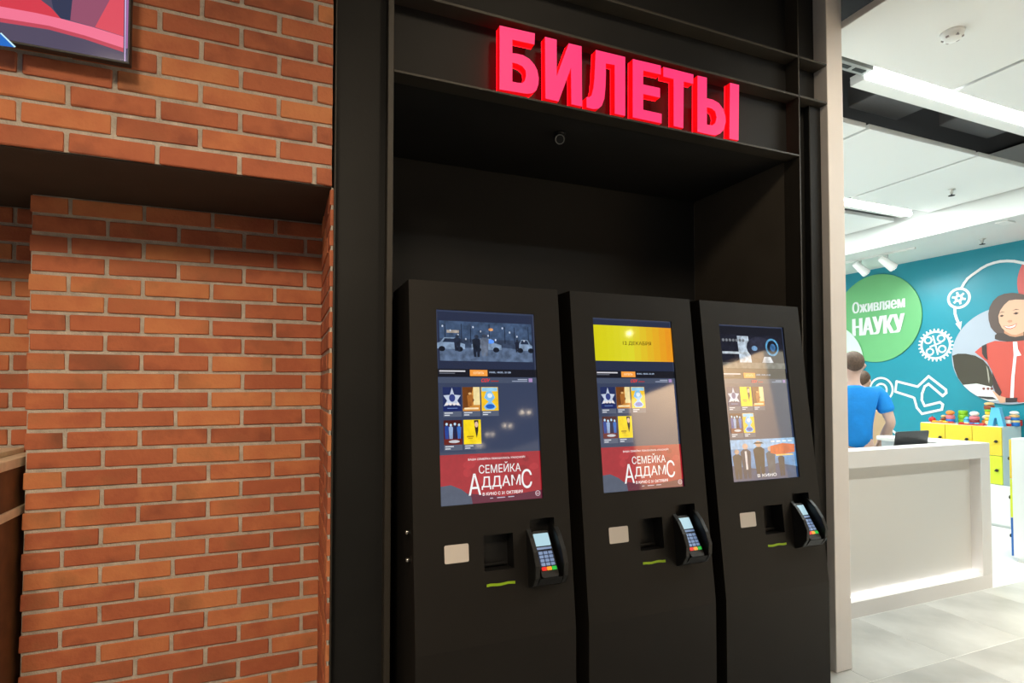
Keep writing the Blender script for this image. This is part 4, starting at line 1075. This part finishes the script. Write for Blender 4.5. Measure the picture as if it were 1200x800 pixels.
lt = thing('laptop', (4.64, 3.05, 0.93), 'open black laptop on the counter desk, lid towards the hall', 'laptop')
part('base', boxmb(4.44, 4.83, 3.0, 3.26, 0.931, 0.95), M_BLACK, lt, bevel=.004)
mb = MB(); mb.prism(rrect(-0.197, 0.197, 0, 0.285, 0.012), (4.645, 2.992, 0.95), XA, Vector((.03, -.13, .99)).normalized(), Vector((0, -.99, -.13)), 0.01)
part('lid', mb, mat('laptop_lid', (0.018, 0.019, 0.021, 1), .3), lt)
tb = thing('tan_cabinet', (5.83, 4.11, 0), 'narrow plain tan cabinet behind the person in the blue shirt', 'cabinet')
part('body', boxmb(5.70, 5.955, 4.05, 4.17, 0.06, 1.33), mat('tan_laminate', (0.66, 0.46, 0.28, 1), .5), tb, bevel=.004)
part('plinth', boxmb(5.71, 5.945, 4.06, 4.16, 0.0, 0.06), M_BLACK, tb)

# ------------------------------------------------------------------ people
M_SKIN = mat('skin', (0.58, 0.38, 0.30, 1), 0.55, noise=.05, nscale=12)
M_HAIR = mat('brown_hair', (0.085, 0.048, 0.028, 1), 0.6, noise=.35, nscale=60, bump=.4, bscale=200)
M_POLO = mat('blue_polo', srgb(0, 126, 206), 0.8, noise=.08, nscale=10, bump=.25, bscale=26)
M_TROUSER = mat('black_trousers', (0.012, 0.012, 0.015, 1), 0.8)
M_SHOE = mat('dark_shoes', (0.02, 0.018, 0.017, 1), 0.5)
def skin_mesh(name, nodes, edges, material, sub=2):
    me = bpy.data.meshes.new(name+'_cage')
    me.from_pydata([n[0] for n in nodes], edges, [])
    o = bpy.data.objects.new(name+'_cage', me); COL.objects.link(o)
    sk = o.modifiers.new('s', 'SKIN'); sk.use_smooth_shade = True
    sv = me.skin_vertices[0].data
    for i, n in enumerate(nodes):
        r = n[1]; sv[i].radius = r if isinstance(r, tuple) else (r, r)
    sv[0].use_root = True
    ss = o.modifiers.new('d', 'SUBSURF'); ss.levels = sub; ss.render_levels = sub
    bpy.context.view_layer.update()
    out = bpy.data.meshes.new_from_object(o.evaluated_get(bpy.context.evaluated_depsgraph_get()))
    out.name = name
    bpy.data.objects.remove(o); bpy.data.meshes.remove(me)
    out.materials.clear(); out.materials.append(material)
    for p in out.polygons: p.use_smooth = True; p.material_index = 0
    return out

def person(x, y, heading, H, label, shirt, r_elbow, r_wrist, l_elbow, l_wrist):
    """local axes: +X to the person's right, +Y ahead, +Z up; heading turns +Y"""
    s = H/1.80
    root = thing('person', (x, y, 0), label, 'person', rotz=heading)
    S = lambda p: (p[0]*s, p[1]*s, p[2]*s)
    def hand(w, d, side):
        """palm, four fingers and a thumb hanging from the wrist w along d"""
        w, d = Vector(w), Vector(d).normalized(); nodes, edges = [], []
        a = Vector((0, 1, 0)); a = (a - d*a.dot(d)).normalized()
        return w, d, a
    N, E = [], []
    def node(p, r): N.append((S(p), r*s if not isinstance(r, tuple) else (r[0]*s, r[1]*s))); return len(N)-1
    def chain(start, items):
        prev = start
        for p, r in items:
            i = node(p, r)
            if prev is not None: E.append((prev, i))
            prev = i
        return prev
    pelvis = node((0, 0, 0.95), (0.135, 0.105))
    chest = chain(pelvis, [((0, 0, 1.08), (0.125, 0.10)), ((0, 0.005, 1.25), (0.145, 0.112)), ((0, 0, 1.38), (0.150, 0.105))])
    neck = chain(chest, [((0, -0.005, 1.48), (0.062, 0.06)), ((0, 0.0, 1.545), 0.047)])
    head = chain(neck, [((0, 0.012, 1.60), (0.064, 0.072)), ((0, 0.010, 1.67), (0.076, 0.095)), ((0, 0.005, 1.735), (0.074, 0.092)), ((0, 0.002, 1.772), (0.045, 0.058))])
    chain(head-2, [((0, 0.118, 1.655), 0.012)])
    for sd in (-1, 1):
        chain(head-2, [((sd*0.082, -0.005, 1.665), (0.010, 0.022)), ((sd*0.092, -0.014, 1.68), (0.008, 0.018))])
    for sd, el, wr in ((1, r_elbow, r_wrist), (-1, l_elbow, l_wrist)):
        sh = chain(chest, [((sd*0.175, 0, 1.425), 0.058), ((sd*0.205, 0, 1.39), 0.055)])
        e = chain(sh, [(tuple((Vector((sd*0.205, 0, 1.39))+Vector(el))/2), 0.050), (el, 0.041)])
        w = chain(e, [(tuple((Vector(el)*0.6+Vector(wr)*0.4)), 0.040), (wr, 0.028)])
        d = (Vector(wr)-Vector(el)).normalized()
        side = d.cross(Vector((sd, 0, 0))).normalized()
        palm = Vector(wr)+d*0.055
        pm = chain(w, [(tuple(palm), (0.034, 0.022))])
        nrm = d.cross(side).normalized()
        for k in range(4):
            b = palm + d*0.035 + side*(0.026-0.0175*k)
            L = (0.070, 0.078, 0.073, 0.056)[k]
            chain(pm, [(tuple(b), 0.0095), (tuple(b+d*L*0.55-nrm*sd*0.008), 0.0085), (tuple(b+d*L-nrm*sd*0.026), 0.007)])
        b = palm - d*0.02 + side*0.036
        chain(pm, [(tuple(b), 0.011), (tuple(b+d*0.03+side*0.016), 0.010), (tuple(b+d*0.058+side*0.018), 0.008)])
    for sd in (-1, 1):
        chain(pelvis, [((sd*0.09, 0, 0.88), 0.088), ((sd*0.098, 0.01, 0.68), 0.075), ((sd*0.10, 0.015, 0.50), 0.056), ((sd*0.102, -0.005, 0.32), 0.052), ((sd*0.105, -0.01, 0.10), 0.036), ((sd*0.108, 0.03, 0.045), 0.040), ((sd*0.112, 0.15, 0.035), 0.034)])
    body = link('body', skin_mesh('body', N, E, M_SKIN), root)
    # hair
    mb = MB(); vs, fs = [], []
    nu, nv = 20, 9
    c = Vector((0, 0.0, 1.705))*s
    for j in range(nv+1):
        for i in range(nu):
            a = 2*math.pi*i/nu
            back = max(0.0, -math.sin(a))
            front = max(0.0, math.sin(a))
            lim = math.radians(96 + 40*back - 34*front)
            t = lim*j/nv
            vs.append(c + Vector((0.086*math.sin(t)*math.cos(a), 0.108*math.sin(t)*math.sin(a)+0.002, (0.094 if t < 1.57 else 0.125)*math.cos(t)))*s)
    for j in range(nv):
        for i in range(nu):
            k = (i+1) % nu
            fs.append((j*nu+i, (j+1)*nu+i, (j+1)*nu+k, j*nu+k))
    mb.add(vs, fs, 0, True)
    link('hair', mb.mesh('hair', M_HAIR), root)
    # shirt
    N, E = [], []
    pv = node((0, 0, 0.90), (0.158, 0.128))
    ch = chain(pv, [((0, 0, 1.05), (0.148, 0.122)), ((0, 0.005, 1.22), (0.162, 0.130)), ((0, 0, 1.37), (0.165, 0.122))])
    chain(ch, [((0, -0.004, 1.455), (0.095, 0.085)), ((0, -0.002, 1.508), (0.063, 0.063))])
    for sd, el in ((1, r_elbow), (-1, l_elbow)):
        a = Vector((sd*0.205, 0, 1.39)); b = Vector(el)
        chain(ch, [((sd*0.175, 0, 1.425), 0.072), (tuple(a), 0.073), (tuple(a*0.6+b*0.4), 0.074), (tuple(a*0.34+b*0.66), 0.072)])
    link('shirt', skin_mesh('shirt', N, E, shirt), root)
    # trousers
    N, E = [], []
    pv = node((0, 0, 0.93), (0.150, 0.120))
    for sd in (-1, 1):
        chain(pv, [((sd*0.09, 0, 0.86), 0.102), ((sd*0.098, 0.01, 0.68), 0.090), ((sd*0.10, 0.012, 0.50), 0.074), ((sd*0.102, 0, 0.32), 0.068), ((sd*0.105, -0.005, 0.11), 0.062)])
    link('trousers', skin_mesh('trousers', N, E, M_TROUSER), root)
    for sd in (-1, 1):
        N, E = [], []
        chain(None, [((sd*0.106, -0.035, 0.048), (0.042, 0.046)), ((sd*0.108, 0.04, 0.05), (0.045, 0.048)), ((sd*0.112, 0.14, 0.040), (0.044, 0.038)), ((sd*0.113, 0.20, 0.034), (0.034, 0.030))])
        link('shoe', skin_mesh('shoe', N, E, M_SHOE), root)
    return root
person(5.06, 3.755, math.radians(-45), 1.93, 'person in a blue polo shirt with short brown hair, back turned, behind the counter', M_POLO,
       (0.275, -0.02, 1.165), (0.215, 0.13, 0.98), (-0.26, 0.02, 1.15), (-0.20, 0.20, 1.02))
person(6.165, 4.475, math.radians(-70), 1.775, 'person half hidden behind the one in blue, only dark hair showing', mat('grey_shirt', (0.09, 0.1, 0.11, 1), .8),
       (0.26, 0.0, 1.14), (0.22, 0.16, 0.98), (-0.26, 0.0, 1.14), (-0.22, 0.16, 0.98))
